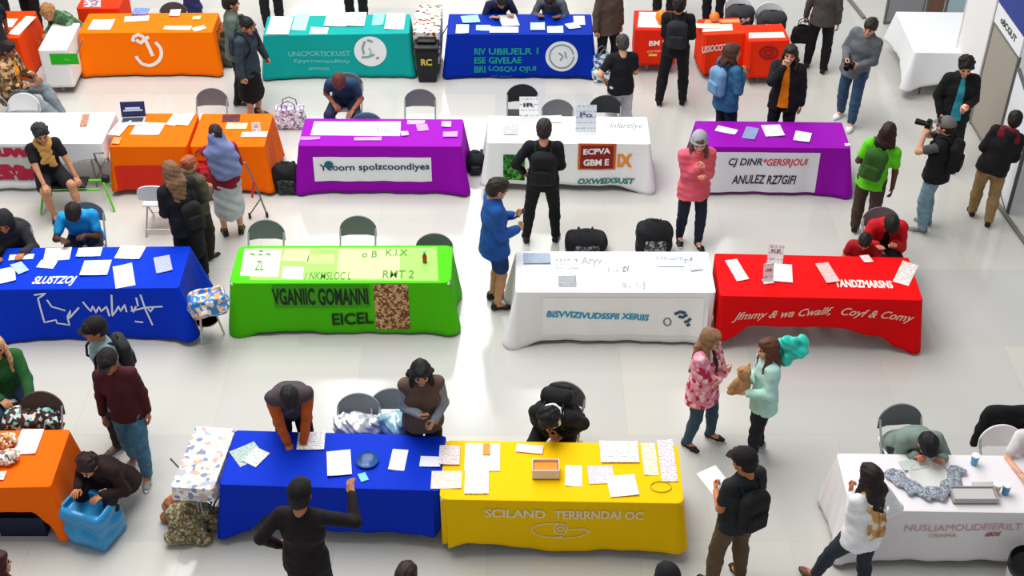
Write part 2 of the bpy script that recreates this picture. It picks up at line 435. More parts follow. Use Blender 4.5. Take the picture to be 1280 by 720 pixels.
def person(label, hp=None, fp=None, h=0, H=1.70, hip=None, lean=0, side=0, twist=0, nod=0, turn=0, L='down', Rr='down', feet=None, stride=0.0,
           skin='#b07a58', hair='short', hc='#1c1412', hat=None, hatc=None, top='tee', tc='#222222', tm='cloth', tc2=None, t2=None,
           bot='trousers', bc='#1b1c22', bm='cloth', bc2=None, sh='#222222', sole='#dddddd', fat=1.10, scarf=None, floor=0.0, world=None, fwd=0.0):
    s = H / 1.745; sit = hip is not None
    hz = hip if sit else .965
    T = lambda p: A3(p) * s
    Rs = rotz(R(twist)) @ roty(R(side)) @ rotx(-R(lean))
    P = T((0, fwd, hz)); Rl = rotz(R(twist * .5)) @ roty(R(side * .6)) @ rotx(-R(lean * .75))
    C = P + Rl @ T((0, 0, .26)); N = C + Rs @ T((0, 0, .235))
    ls, rs_ = N + Rs @ T((-.178, 0, -.045)), N + Rs @ T((.178, 0, -.045))
    Rh = rotz(R(twist)) @ roty(R(side * .7)) @ rotx(-R(lean * .8 + nod * .6)); hd = N + Rh @ T((0, .02, .165))
    Rhead = rotz(R(twist - turn)) @ roty(R(side * .5)) @ rotx(-R(lean * .6 + nod))
    # legs
    if feet is None:
        feet = [(-.11, .40, 0), (.11, .40, 0)] if sit else [(-.11, stride / 2, 0), (.11, -stride / 2, 0)]
    feet = [A3(f if len(f) == 3 else (*f, 0)) for f in feet]
    legs = []
    for sx, f in zip((-1, 1), feet):
        hj = P + T((sx * .09, 0, -.03)); an = T(f + A3(0, 0, .085))
        kn, an = ik(hj, an, .43 * s, .43 * s, (sx * .25, 1, .3)); legs.append((hj, kn, an))
    arms = []
    for sx, sj, nm in ((-1, ls, L), (1, rs_, Rr)):
        if isinstance(nm, str): tg, pn, hk = ARM[nm]
        else: tg, pn, hk = nm
        tg = A3(tg)
        if isinstance(nm, str) and nm in ('down', 'phone', 'hold', 'cross', 'hip', 'face', 'camera', 'strap', 'carry', 'raise', 'pocket', 'chin'):
            # these move with the chest
            rel = tg - A3(0, 0, 1.455); rel[0] *= sx; tgt = N + Rs @ T(rel)
            if nm in ('down', 'carry', 'pocket'): tgt = tgt * .4 + .6 * (N + T(rel))
        else: tgt = T((tg[0] * sx, tg[1] + fwd, tg[2]))
        if nm in ('hip', 'pocket'): pole = (sx * 1.0, -.8, 0)
        elif nm == 'cross': pole = (sx * .9, -.1, -.8)
        elif nm in ('camera', 'face'): pole = (sx * .7, .1, -1)
        else: pole = (sx * .55, -.8, -.5)
        el, wr = ik(sj, tgt, .285 * s, .255 * s, pole)
        fy = nrm(wr - el)
        pv = {'in': (-sx, 0, 0), 'up': (0, -.2, 1), 'down': (0, 0, -1), 'back': (0, -1, 0), 'fwd': (0, 1, 0)}[pn]
        hy = nrm(fy + (A3(0, 0, 0) if pn != 'down' else A3(0, .6, 0) * (abs(fy[2]) > .3)))
        z = -A3(pv); z = nrm(z - hy * (z @ hy)); x = np.cross(hy, z)
        Mh = m4(np.stack([x, hy, z], 1) * s, wr)
        if sx < 0: Mh = Mh @ MIRX
        arms.append((sj, el, wr, Mh, HANDS[hk]))
    X = Rs @ A3(1, 0, 0); Xp = rotz(R(twist * .3)) @ A3(1, 0, 0)
    pts = [P, C, N, hd, ls, rs_] + [p for l in legs for p in l] + [p for a in arms for p in a[:3]]
    lo = np.min(pts, 0) - .26; hi = np.max(pts, 0) + .26; lo[2] = max(lo[2], -.03)
    w = fat
    def torso(f, o=0.0, low=.0, k=.04, flare=0.0, cb=True):
        if low:
            e_ = P + Rl @ T((0, -.01 if sit else 0, -.02 - low))
            f.cone(e_ + Rl @ T((0, 0, -.10)), P + Rl @ T((0, 0, .02)), ((.178 + flare) * w * s + o, (.142 + flare) * w * s + o), (.158 * w * s + o, .114 * w * s + o), u=Xp, k=k)
            f.cut(e_, Rl @ A3(0, 0, -1))
        f.cone(P + Rl @ T((0, 0, -.02)), P + Rl @ T((0, 0, .10)), ((.150 + flare) * w * s + o, (.103 + flare * .7) * w * s + o), (.132 * w * s + o, .095 * w * s + o), u=Xp, k=k)
        f.cone(P + Rl @ T((0, 0, .10)), C + Rs @ T((0, 0, .04)), (.132 * w * s + o, .095 * w * s + o), (.152 * w * s + o, .105 * w * s + o), u=Xp, k=k)
        f.cone(C + Rs @ T((0, 0, .04)), N + Rs @ T((0, -.005, -.075)), (.152 * w * s + o, .105 * w * s + o), (.135 * s + o, .080 * s + o), u=X, k=k)
        if cb: f.cone(ls + Rs @ T((.03, 0, .0)), rs_ + Rs @ T((-.03, 0, .0)), .052 * s + o, k=k); f.cone(N + Rs @ T((0, -.01, -.05)), N + Rs @ T((0, 0, -.005)), .075 * s + o, .055 * s + o, k=k)
    def arm(f, o=0.0, up=1.0, fo=1.0, loose=0.0):
        for sj, el, wr, Mh, hm in arms:
            e2 = sj + (el - sj) * up
            f.cone(sj, e2, .052 * s * w ** .5 + o, (.041 + loose) * s + o, k=.03)
            if up >= 1 and fo > 0:
                f.cone(el, el + (wr - el) * fo, (.040 + loose) * s + o, (.029 + .011 * (1 - fo) + loose) * s + o, k=.02)
    def leg(f, o=0.0, fr=1.0, loose=0.0, th=1.0):
        for hj, kn, an in legs:
            kn_ = kn; kn = hj + (kn - hj) * th
            f.cone(hj + A3(0, 0, .02), kn, (.086 * w * s + o, .092 * w * s + o), (.058 + .024 * (1 - th) * 2) * s + o + loose * .6, k=.03); kn = kn_
            if fr > 0:
                e = kn + (an - kn) * fr; mid = kn + (e - kn) * .35 + nrm(np.cross(np.cross(kn - hj, an - kn), kn - an) + 1e-6) * 0
                f.cone(kn, mid, .056 * s + o + loose * .6, .056 * s + o + loose, k=.02); f.cone(mid, e, .056 * s + o + loose, .037 * s + .019 * (1 - fr) + o + loose, k=.02)
    V_ = .013
    # root placement
    yaw = -R(h)
    if world is not None: root = Vector((*world, floor))
    else:
        c, sn = math.cos(yaw), math.sin(yaw)
        if hp is not None:
            w3 = at(hp[0], hp[1], hd[2] + floor); off = hd
        else:
            w3 = at(fp[0], fp[1], floor); off = (A3(feet[0]) + A3(feet[1])) * .5 * s
        root = Vector((w3.x - (c * off[0] - sn * off[1]), w3.y - (sn * off[0] + c * off[1]), floor))
    r = empty('person', root, yaw, label, 'person')
    # body
    f = Field(lo, hi, V_); torso(f); arm(f); leg(f)
    f.cone(N, hd - (hd - N) * .35, .056 * s, .050 * s, k=.03)
    for hj, kn, an in legs: f.cone(an, an + T((0, .10, -.045)), .034 * s, .030 * s, k=.02)
    hM = m4(Rhead * s * 1.10, hd)
    parts = [f.mesh(), (xf(hM, HEAD[0]), HEAD[1])]
    for sj, el, wr, Mh, hm in arms: parts.append((xf(Mh, hm[0]), hm[1] if Mh[:3, :3].dot(np.eye(3)).ravel() is None or np.linalg.det(Mh[:3, :3]) > 0 else hm[1][:, ::-1]))
    Vb, Qb = join(parts); mesh_np('body', Vb, Qb, mat(skin, .55, 'skin'), r)
    for sx in (-1, 1):
        inst('eye', EYE, mat('#1a1210', .2), r, hM @ m4(np.eye(3), (sx * .031, .080, .012)))
        inst('eyebrow', BROW, mat(hc, .8), r, hM @ m4(np.eye(3), (sx * .031, .087, .034)))
    inst('mouth', MOUTH, mat('#8a4740', .5), r, hM @ m4(np.eye(3), (0, .090, -.057)))
    if hair: inst('hair', hairmesh(hair), mat(hc, .6 if hair not in ('hijab', 'shawl', 'hood') else .85, 'hair' if hair not in ('hijab', 'shawl', 'hood') else 'cloth'), r, hM).name = {'hijab': 'headscarf', 'shawl': 'headscarf', 'hood': 'hood'}.get(hair, 'hair')
    if hat: inst('cap' if hat == 'cap' else 'knit_hat', hairmesh(hat), mat(hatc or '#111111', .8, 'cloth'), r, hM)
    # lower garment
    M_b = mat(bc, .85, bm, c2=bc2)
    f = Field(lo, hi, V_)
    if bot in ('trousers', 'wide', 'shorts', 'slim'):
        ls_ = {'trousers': .010, 'wide': .028, 'shorts': .022, 'slim': .002}[bot]
        f.cone(P + T((0, 0, -.05)), P + Rl @ T((0, 0, .08)), (.152 * w * s + .013, .105 * w * s + .013), (.138 * w * s + .013, .097 * w * s + .013), u=Xp, k=.04)
        leg(f, .014, 0 if bot == 'shorts' else .96, ls_, .72 if bot == 'shorts' else 1)
        f.folds(.003, 34, len(PERS)); nm = 'shorts' if bot == 'shorts' else 'trousers'
    else:
        zl = .12 if bot == 'skirt' else .42
        mid = (legs[0][2] + legs[1][2]) / 2; e = P + (mid - P) * (1 - zl)
        f.cone(P + Rl @ T((0, 0, .06)), P + (e - P) * .25, (.145 * w * s + .013, .10 * w * s + .013), (.175 * w * s, .135 * w * s), u=Xp, k=.04)
        f.cone(P + (e - P) * .25, e, (.175 * w * s, .135 * w * s), (.215 * s, .19 * s), u=Xp, k=.04); f.folds(.007, 26, len(PERS)); nm = 'skirt'
    Vv, Qq = f.mesh(); mesh_np(nm, Vv, Qq, M_b, r)
    if bot in ('skirt', 'midi'):                             # tights under a skirt
        f = Field(lo, hi, V_)
        for hj, kn, an in legs: f.cone(kn, an, .052 * s, .039 * s, k=.02)
        Vv, Qq = f.mesh(); mesh_np('tights', Vv, Qq, mat('#1a1a1e', .8, 'cloth'), r)
    # upper garments
    def upper(kind, colr, pm, c2, inner=False):
        f = Field(lo, hi, V_); o = .014; low = .10; nm = 'shirt'
        if kind == 'tee': torso(f, .015, low, flare=.006); arm(f, .010, .62, 0, .010)
        elif kind == 'tank': torso(f, .014, low); arm(f, .008, .12, 0)
        elif kind == 'long': torso(f, .015, low, flare=.004); arm(f, .011, 1, .93, .004)
        elif kind == 'hoodie': torso(f, .024, low, flare=.004); arm(f, .015, 1, .93, .010); f.cone(N + Rs @ T((-.06, -.075, .0)), N + Rs @ T((.06, -.075, .0)), (.055 * s, .045 * s), k=.04); f.cone(N + Rs @ T((0, -.085, -.02)), N + Rs @ T((0, -.10, -.10)), .06 * s, .04 * s, k=.04); nm = 'hoodie'
        elif kind in ('jacket', 'puffer', 'coat', 'open'):
            oo = {'jacket': .028, 'puffer': .042, 'coat': .030, 'open': .030}[kind]
            torso(f, oo, low + .06, flare=.010); arm(f, oo - .010, 1, .96, .006)
            f.cone(N + Rs @ T((-.04, -.02, .01)), N + Rs @ T((.04, -.02, .01)), .058 * s, k=.03); nm = 'jacket'
            if kind == 'coat' and not sit:
                mid = (legs[0][1] + legs[1][1]) / 2
                f.cone(P, mid + T((0, 0, -.05)), (.165 * w * s, .125 * w * s), (.20 * s, .165 * s), u=Xp, k=.04); nm = 'coat'
            if kind == 'open':
                f.cone(N + Rs @ T((0, .13, .0)), C + Rs @ T((0, .16, 0)), (.035 * s, .09 * s), (.055 * s, .10 * s), u=X, k=.01, op='s')
                f.cone(C + Rs @ T((0, .16, 0)), P + T((0, .20, -.10)), (.055 * s, .10 * s), (.085 * s, .14 * s), u=X, k=.01, op='s')
        elif kind == 'vest': torso(f, .034, low, flare=.004); arm(f, .012, .10, 0); nm = 'vest'
        elif kind == 'cardigan':
            torso(f, .030, low + .12, flare=.02); arm(f, .018, 1, .96, .014); nm = 'cardigan'
            f.cone(N + Rs @ T((0, .13, .02)), C + Rs @ T((0, .18, -.02)), (.045 * s, .09 * s), (.050 * s, .10 * s), u=X, k=.01, op='s')
        if kind == 'puffer':
            Z = f.ax[2][None, None, :]; f.F = f.F + (.010 * np.abs(np.sin(Z * 34))).astype(np.float32)
        f.folds(.0035 if kind != 'puffer' else .002, 30, 1.3 * len(PERS))
        Vv, Qq = f.mesh(); mesh_np(nm, Vv, Qq, mat(colr, .85, pm, c2=c2), r)
    if t2: upper(t2[0], t2[1], t2[2] if len(t2) > 2 else 'cloth', t2[3] if len(t2) > 3 else None)
    upper(top, tc, tm, tc2)
    if scarf:
        f = Field(lo, hi, V_); k_ = scarf[0]
        if k_ == 'shawl':
            f.cone(hd + Rs @ T((0, -.05, .02)), N + Rs @ T((0, -.06, -.02)), (.105 * s, .09 * s), (.15 * s, .11 * s), u=X, k=.05)
            f.cone(N + Rs @ T((0, -.07, -.04)), P + Rs @ T((.06, -.12, .12)), (.21 * s, .12 * s), (.20 * s, .09 * s), u=X, k=.06)
            f.ell(hd + Rs @ T((0, .11, 0)), (.12, .12, .16), k=.02, op='s'); f.folds(.008, 26, 1)
        else:
            n = 14
            for i in range(n):
                q = [N + Rs @ T((.085 * math.cos(6.2832 * j / n), .005 + .085 * math.sin(6.2832 * j / n), .012 - .02 * math.sin(6.2832 * j / n))) for j in (i, i + 1)]
                f.cone(q[0], q[1], .038 * s, k=.02)
            if k_ == 'scarf':
                f.cone(N + Rs @ T((-.03, .10, -.03)), N + Rs @ T((-.06, .155 * w, -.30)), (.05 * s, .022 * s), (.06 * s, .022 * s), u=X, k=.03)
                f.cone(N + Rs @ T((.03, .10, -.03)), N + Rs @ T((.05, .155 * w, -.22)), (.045 * s, .022 * s), (.055 * s, .022 * s), u=X, k=.03)
            if k_ == 'back': f.cone(N + Rs @ T((0, -.09, -.02)), C + Rs @ T((.0, -.15 * w, -.16)), (.10 * s, .03 * s), (.12 * s, .03 * s), u=X, k=.04)
            if k_ == 'yoke': f.cone(N + Rs @ T((-.10, -.03, -.06)), N + Rs @ T((.10, -.03, -.06)), .088 * s, k=.05)
            f.folds(.005, 44, 1)
        Vv, Qq = f.mesh(); mesh_np({'shawl': 'shawl', 'yoke': 'hood'}.get(k_, 'scarf'), Vv, Qq, mat(scarf[1], .85, scarf[2] if len(scarf) > 2 else 'cloth', c2=scarf[3] if len(scarf) > 3 else None), r)
    for (hj, kn, an), ft in zip(legs, feet):
        d = nrm(A3(0, 1, 0)); out = -.15 if ft[0] > 0 else .15
        Ms = m4(rotz(out) * s, an - T((0, .0, .085)))
        so = inst('shoe', SHOE, mat(sh, .5, 'cloth'), r, Ms); inst('sole', SOLE, mat(sole, .6), so)
    r['cat_tmp'] = 1; del r['cat_tmp']
    info = dict(root=r, N=N, C=C, P=P, Rs=Rs, hd=hd, Rhead=Rhead, arms=arms, s=s, M=np.array(r.matrix_basis), label=label)
    PERS.append(info)
    W = Matrix.Translation(root) @ Matrix.Rotation(yaw, 4, 'Z'); info['W'] = W
    fl = [proj(W @ Vector(T(f))) for f in feet]; hh = proj(W @ Vector(hd))
    print('PERS %-60s head %4d %4d feet %4d %4d | %4d %4d' % (label[:60], *hh, *fl[0], *fl[1]))
    return info

def wrist(p, i): return p['W'] @ Vector(p['arms'][i][3][:3, 3] + p['arms'][i][3][:3, 1] * .08)
def backpack(p, label, c, c2=None, sc_=1.0, kind='cloth', dz=0.0, side=0.0):
    """worn on a person's back: a thing of its own, in the frame of the wearer's chest"""
    s = p['s']; Rs = p['Rs']; C = p['C']
    M = p['W'] @ Matrix([list(x) for x in m4(Rs, C + Rs @ A3(side, -.155 * s, .02 + dz))])
    r = empty('backpack'); tag(r, label, 'backpack'); r.matrix_world = M; r.matrix_basis = M
    f = Field((-.22, -.20, -.30), (.22, .12, .30), .012); q = sc_
    f.rbox((0, -.03, -.02), (.145 * q, .075 * q, .205 * q), .06, k=.02); f.ell((0, -.02, .12 * q), (.135 * q, .075 * q, .10 * q), k=.04)
    f.folds(.003, 26, 1); V, Q = f.mesh(); mesh_np('bag_body', V, Q, mat(c, .8, kind, c2=c2), r)
    f = Field((-.2, -.24, -.26), (.2, .05, .12), .010); f.rbox((0, -.095 * q, -.09 * q), (.105 * q, .040 * q, .095 * q), .03)
    V, Q = f.mesh(); mesh_np('front_pocket', V, Q, mat(c, .75, kind, c2=c2), r)
    m_ = mat(c2 if isinstance(c2, str) else '#1a1a1a', .8, 'cloth')
    for sx in (-1, 1):
        MB().tube([(sx * .09, .02, .19), (sx * .10, .08, .265), (sx * .105, .17, .262), (sx * .11, .275, .16), (sx * .12, .295, .02), (sx * .14, .22, -.10), (sx * .14, .06, -.19)], .014, 6).build('strap', m_, r, True)
    MB().tube([(-.03, -.02, .19), (-.02, -.02, .225), (.02, -.02, .225), (.03, -.02, .19)], .008, 6).build('handle', m_, r, True)
    return r
# ---------------------------------------------------------------- the hall
M_floor = bpy.data.materials.new('polished_floor_tiles'); M_floor.use_nodes = True
nt = M_floor.node_tree; b = nt.nodes['Principled BSDF']; N_ = nt.nodes.new; L_ = nt.links.new
tc = N_('ShaderNodeTexCoord'); mp = N_('ShaderNodeMapping'); L_(tc.outputs['Object'], mp.inputs[0]); mp.inputs['Location'].default_value = (.25, .15, 0)
br = N_('ShaderNodeTexBrick'); L_(mp.outputs[0], br.inputs['Vector']); br.offset = 0.5
br.inputs['Color1'].default_value = (.525, .52, .505, 1); br.inputs['Color2'].default_value = (.605, .588, .54, 1); br.inputs['Mortar'].default_value = (.53, .515, .475, 1)
br.inputs['Scale'].default_value = 1; br.inputs['Mortar Size'].default_value = .006; br.inputs['Brick Width'].default_value = 1.5; br.inputs['Row Height'].default_value = 1.5
br.inputs['Mortar Smooth'].default_value = .3; br.inputs['Bias'].default_value = 0
ns = N_('ShaderNodeTexNoise'); ns.inputs['Scale'].default_value = 60; ns.inputs['Detail'].default_value = 4; L_(tc.outputs['Object'], ns.inputs['Vector'])
mx = N_('ShaderNodeMix'); mx.data_type = 'RGBA'; mx.blend_type = 'SOFT_LIGHT'; mx.inputs[0].default_value = .12; L_(br.outputs['Color'], mx.inputs[6]); L_(ns.outputs['Color'], mx.inputs[7])
L_(mx.outputs[2], b.inputs['Base Color']); b.inputs['Roughness'].default_value = .13; b.inputs['Specular IOR Level'].default_value = .55
fl = MB().box((0, 16, -.1), (30, 34, .2)).build('floor', M_floor); fl['kind'] = 'structure'
wl = MB().box((0, 33.1, 3.0), (30, .2, 6.0)).build('wall_back', mat('#e9e7e2', .8)); wl['kind'] = 'structure'

# ---------------------------------------------------------------- tables and their cloths
TH = .745
def quad_fit(q):
    w = [at(x, y, TH) for x, y in q]                      # front left, front right, back right, back left
    c = sum(w, Vector()) / 4; fx = ((w[1] - w[0]) + (w[2] - w[3])) / 2; W = fx.length
    D = ((w[3] - w[0]).length + (w[2] - w[1]).length) / 2; a = math.atan2(fx.y, fx.x)
    return c, W, D, a
def folding_table(c, W, D, a, label, legc='#8d9094', topc='#e6e4df', group=None):
    t = empty('folding_table', (c.x, c.y, 0), a, label, 'table', group)
    MB().box((0, 0, .715), (W - .01, D - .01, .045), bev=.02).build('tabletop', mat(topc, .5), t, True)
    ml = mat(legc, .35, metal=.8)
    for sx in (-1, 1):
        for sy in (-1, 1):
            x = sx * (W / 2 - .22); y = sy * (D / 2 - .09)
            MB().tube([(x, y, .69), (x, y, .04), (x, y + sy * .015, .012)], .014, 8).build('leg', ml, t, True)
        MB().tube([(sx * (W / 2 - .22), -(D / 2 - .09), .10), (sx * (W / 2 - .22), D / 2 - .09, .10)], .011, 6).tube([(sx * (W / 2 - .22), 0, .10), (sx * (W / 2 - .55), 0, .69)], .010, 6).build('brace', ml, t, True)
    return t
class Cloth:
    """a cloth lying over a table; hem(side, u) gives how low it hangs (z), sides F R B L"""
    def __init__(s, q, label, color, hem=.03, amp=.015, nf=8, rc=.03, corner=.05, tight='', tlabel=None, rough=.62, ph=0., table=True, thick=True, flare=.05, kind='tablecloth', c2=None, legc='#8d9094'):
        if isinstance(q, tuple): s.c, s.W, s.D, s.a = q
        else: s.c, s.W, s.D, s.a = quad_fit(q)
        s.hemf = hem if callable(hem) else (lambda sd, u: hem); s.amp, s.nf, s.rc, s.corner, s.ph, s.flare = amp, nf, rc, corner, ph, flare; s.tight = tight
        if table: s.table = folding_table(s.c, s.W, s.D, s.a, tlabel or 'folding table under the ' + ' '.join(label.split(',')[0].split()[:12]), legc=legc)
        W, D, rc = s.W / 2, s.D / 2, s.rc; P = []
        def edge(x0, y0, x1, y1, nx, ny, sd):
            n = max(6, int(math.dist((x0, y0), (x1, y1)) / .035))
            for i in range(n): u = i / n; P.append((x0 + (x1 - x0) * u, y0 + (y1 - y0) * u, nx, ny, sd, u))
        def corner_(cx, cy, a0, sd):
            n = 8
            for i in range(n):
                an = R(a0 + 90 * i / n); P.append((cx + rc * math.cos(an), cy + rc * math.sin(an), math.cos(an), math.sin(an), sd, i / n))
        edge(-W + rc, -D, W - rc, -D, 0, -1, 'F'); corner_(W - rc, -D + rc, -90, 'FR')
        edge(W, -D + rc, W, D - rc, 1, 0, 'R'); corner_(W - rc, D - rc, 0, 'RB')
        edge(W - rc, D, -W + rc, D, 0, 1, 'B'); corner_(-W + rc, D - rc, 90, 'BL')
        edge(-W, D - rc, -W, -D + rc, -1, 0, 'L'); corner_(-W + rc, -D + rc, 180, 'LF')
        m_ = 14; V = []; Q = []
        TOPS = 6
        for j in range(-2 - TOPS, m_ + 1):
            for x, y, nx, ny, sd, u in P:
                if j < -2: q_ = 1 - .9 * (-2 - j) / TOPS; V.append(((x - nx * .02) * q_, (y - ny * .02) * q_, TH)); continue
                if j < 0: V.append((x - nx * .010 * (-j), y - ny * .010 * (-j), TH + .002 * 0)); continue
                hz = s.hem_at(sd, u); t = j / m_; z = TH - .004 - (TH - .004 - hz) * t
                o = s.disp(sd, u, x, y, TH - z); V.append((x + nx * o, y + ny * o, z))
        n = len(P)
        for j in range(m_ + 2 + TOPS):
            for i in range(n):
                k = (i + 1) % n; Q.append((j * n + i, j * n + k, (j + 1) * n + k, (j + 1) * n + i))
        Q = [q_[::-1] for q_ in Q]; mb = MB(); mb.add(V, Q + [tuple(range(n))])
        s.o = mb.build('tablecloth', mat(color, rough, kind, c2=c2, spec=.08), None); s.o.data.polygons.foreach_set('use_smooth', [True] * len(s.o.data.polygons))
        try: s.o.data.set_sharp_from_angle(angle=R(50))
        except Exception: pass
        s.o.location = (s.c.x, s.c.y, 0); s.o.rotation_euler = (0, 0, s.a); tag(s.o, label, 'tablecloth')
        if thick:
            md = s.o.modifiers.new('thickness', 'SOLIDIFY'); md.thickness = .003; md.offset = -1
    def hem_at(s, sd, u):
        if len(sd) == 1: return s.hemf(sd, u)
        a, b_ = sd[0], sd[1]; return s.hemf(a, 1) * (1 - u) + s.hemf(b_, 0) * u
    def disp(s, sd, u, x, y, dz):
        """how far the cloth stands off the table edge, dz below the top"""
        t = max(0.0, min(dz / .7, 1.0))
        if any(q_ in s.tight for q_ in sd): return .004
        o = .004 + s.flare * t * .6
        if len(sd) == 1:
            e = min(u, 1 - u) if sd in 'FB' else min(u, 1 - u) * .5
            q = x if sd in 'FB' else y * 1.5 + 9
            f = math.sin(q * s.nf + s.ph) * .6 + math.sin(q * s.nf * 2.3 + 2 * s.ph + 1) * .4
            o += s.amp * f * t ** .8 * (min(1, e * 8)) + s.corner * t * math.exp(-e * 14)
        else: o += s.corner * t * (1 + .5 * math.sin(u * math.pi))
        return o
    def front(s, x, z, off=.005):
        u = (x + s.W / 2 - s.rc) / (s.W - 2 * s.rc); u = min(max(u, 0), 1)
        return (x, -s.D / 2 - s.disp('F', u, x, 0, TH - z) - off, z)
    def fpx(s, px, py):
        """x, z on the hanging front that the photograph shows at a pixel"""
        best = None
        for z in [i * .01 for i in range(2, 76)]:
            y0 = -s.D / 2 - .02; p = at(px, py, z)
            d = Vector((p.x - s.c.x, p.y - s.c.y)); lx = d.x * math.cos(s.a) + d.y * math.sin(s.a); ly = -d.x * math.sin(s.a) + d.y * math.cos(s.a)
            if best is None or abs(ly - y0) < best[0]: best = (abs(ly - y0), lx, z)
        return best[1], best[2]
    def tpx(s, px, py, z=TH):
        p = at(px, py, z); d = Vector((p.x - s.c.x, p.y - s.c.y)); return d.x * math.cos(s.a) + d.y * math.sin(s.a), -d.x * math.sin(s.a) + d.y * math.cos(s.a)
    def panel(s, name, color, x0, z0, x1, z1, off=.006, kind='plain', c2=None, m=None, lbl=None):
        nx = max(2, int(abs(x1 - x0) / .03)); nz = max(2, int(abs(z1 - z0) / .03)); V = []; Q = []
        for j in range(nz + 1):
            for i in range(nx + 1): V.append(s.front(x0 + (x1 - x0) * i / nx, z0 + (z1 - z0) * j / nz, off))
        for j in range(nz):
            for i in range(nx): k = j * (nx + 1) + i; Q.append((k, k + 1, k + nx + 2, k + nx + 1))
        o = MB().add(V, Q).build(name, m or mat(color, .7, kind, c2=c2), s.o); 
        if lbl: o['label'] = lbl
        return o
    def text(s, txt, color, x0, z0, x1, z1, off=.009, name='lettering', bold=.0, shear=0.0, rise=0.0, mir=False):
        V, F = glyphs(txt, bold, shear); a = V.min(0); w = V.max(0) - a; V = (V - a) / w
        return MB().add([s.front(x0 + (x1 - x0) * v[0], z0 + (z1 - z0) * v[1] + rise * v[0], off) for v in V], F).build(name, mat(color, .7), s.o)
    def ttext(s, txt, color, x0, y0, x1, y1, off=.003, name='lettering', bold=.0, shear=0.0):
        V, F = glyphs(txt, bold, shear); a = V.min(0); w = V.max(0) - a; V = (V - a) / w
        return MB().add([(x0 + (x1 - x0) * v[0], y0 + (y1 - y0) * v[1], TH + off) for v in V], F).build(name, mat(color, .7), s.o)
    def tpanel(s, name, color, pts, off=.002, kind='plain', c2=None):
        return MB().add([(*s.tpx(*p), TH + off) for p in pts], [tuple(range(len(pts)))]).build(name, mat(color, .7, kind, c2=c2), s.o)
    def strokes(s, name, color, lines, w=.012, off=.008, top=False):
        """painted lines given in pixels of the photograph"""
        mb = MB()
        for ln in lines:
            P = [s.tpx(*p) if top else s.fpx(*p) for p in ln]; D_ = []
            for (x0, z0), (x1, z1) in zip(P, P[1:]):
                n = max(1, int(math.dist((x0, z0), (x1, z1)) / .03))
                D_ += [(x0 + (x1 - x0) * i / n, z0 + (z1 - z0) * i / n) for i in range(n)]
            D_.append(P[-1]); V = []; m_ = len(D_)
            for i, (x, z) in enumerate(D_):
                a, b_ = D_[max(i - 1, 0)], D_[min(i + 1, m_ - 1)]; dx, dz = b_[0] - a[0], b_[1] - a[1]; l = math.hypot(dx, dz) + 1e-6
                for sg in (1, -1):
                    xx, zz = x - sg * dz / l * w / 2, z + sg * dx / l * w / 2
                    V.append((xx, zz, TH + off) if top else s.front(xx, zz, off))
            mb.add(V, [(2 * i, 2 * i + 1, 2 * i + 3, 2 * i + 2) for i in range(m_ - 1)])
        return mb.build(name, mat(color, .7), s.o)
    def disc(s, name, color, px, py, r, off=.007, kind='plain', c2=None):
        x, z = s.fpx(px, py); V = [s.front(x, z, off)]; n = 36
        for k in (1, 2, 3):
            V += [s.front(x + r * k / 3 * math.cos(6.2832 * i / n), z + r * k / 3 * math.sin(6.2832 * i / n), off) for i in range(n)]
        F = [(0, 1 + i, 1 + (i + 1) % n) for i in range(n)]
        for k in (0, 1): F += [(1 + k * n + i, 1 + (k + 1) * n + i, 1 + (k + 1) * n + (i + 1) % n, 1 + k * n + (i + 1) % n) for i in range(n)]
        return MB().add(V, F).build(name, mat(color, .7, kind, c2=c2), s.o)
    def ftext(s, txt, color, p0, p1, h, **k):
        """lettering on the front from pixel p0 (lower left) to p1 (lower right), h metres tall"""
        (x0, z0), (x1, z1) = s.fpx(*p0), s.fpx(*p1); return s.text(txt, color, x0, z0, x1, z0 + h, rise=z1 - z0, **k)
    def fpanel(s, name, color, x0, y0, x1, y1, **k):
        a = s.fpx(x0, y0); b_ = s.fpx(x1, y1); return s.panel(name, color, a[0], b_[1], b_[0], a[1], **k)
_G = {}
def glyphs(txt, bold=0.0, shear=0.0):
    k = (txt, bold, shear)
    if k not in _G:
        cu = bpy.data.curves.new('t', 'FONT'); cu.body = txt; cu.size = 1; cu.offset = bold; cu.shear = shear; cu.resolution_u = 3
        o = bpy.data.objects.new('t', cu); col.objects.link(o); dg = bpy.context.evaluated_depsgraph_get(); dg.update()
        me = o.evaluated_get(dg).to_mesh(); V = np.array([tuple(v.co)[:2] for v in me.vertices]); F = [tuple(p.vertices) for p in me.polygons]
        bpy.data.objects.remove(o); _G[k] = (V, F)
    return _G[k]
def interp(pts):
    def f(u):
        for (a, za), (b_, zb) in zip(pts, pts[1:]):
            if u <= b_: t = (u - a) / (b_ - a); t = t * t * (3 - 2 * t); return za + (zb - za) * t
        return pts[-1][1]
    return f
def hems(F, Rr=.03, Bk=.05, L=.03):
    d = {'F': F, 'R': Rr, 'B': Bk, 'L': L}; d = {k: (interp(v) if isinstance(v, (list, tuple)) else (lambda u, v=v: v)) for k, v in d.items()}
    return lambda sd, u: d[sd](u)

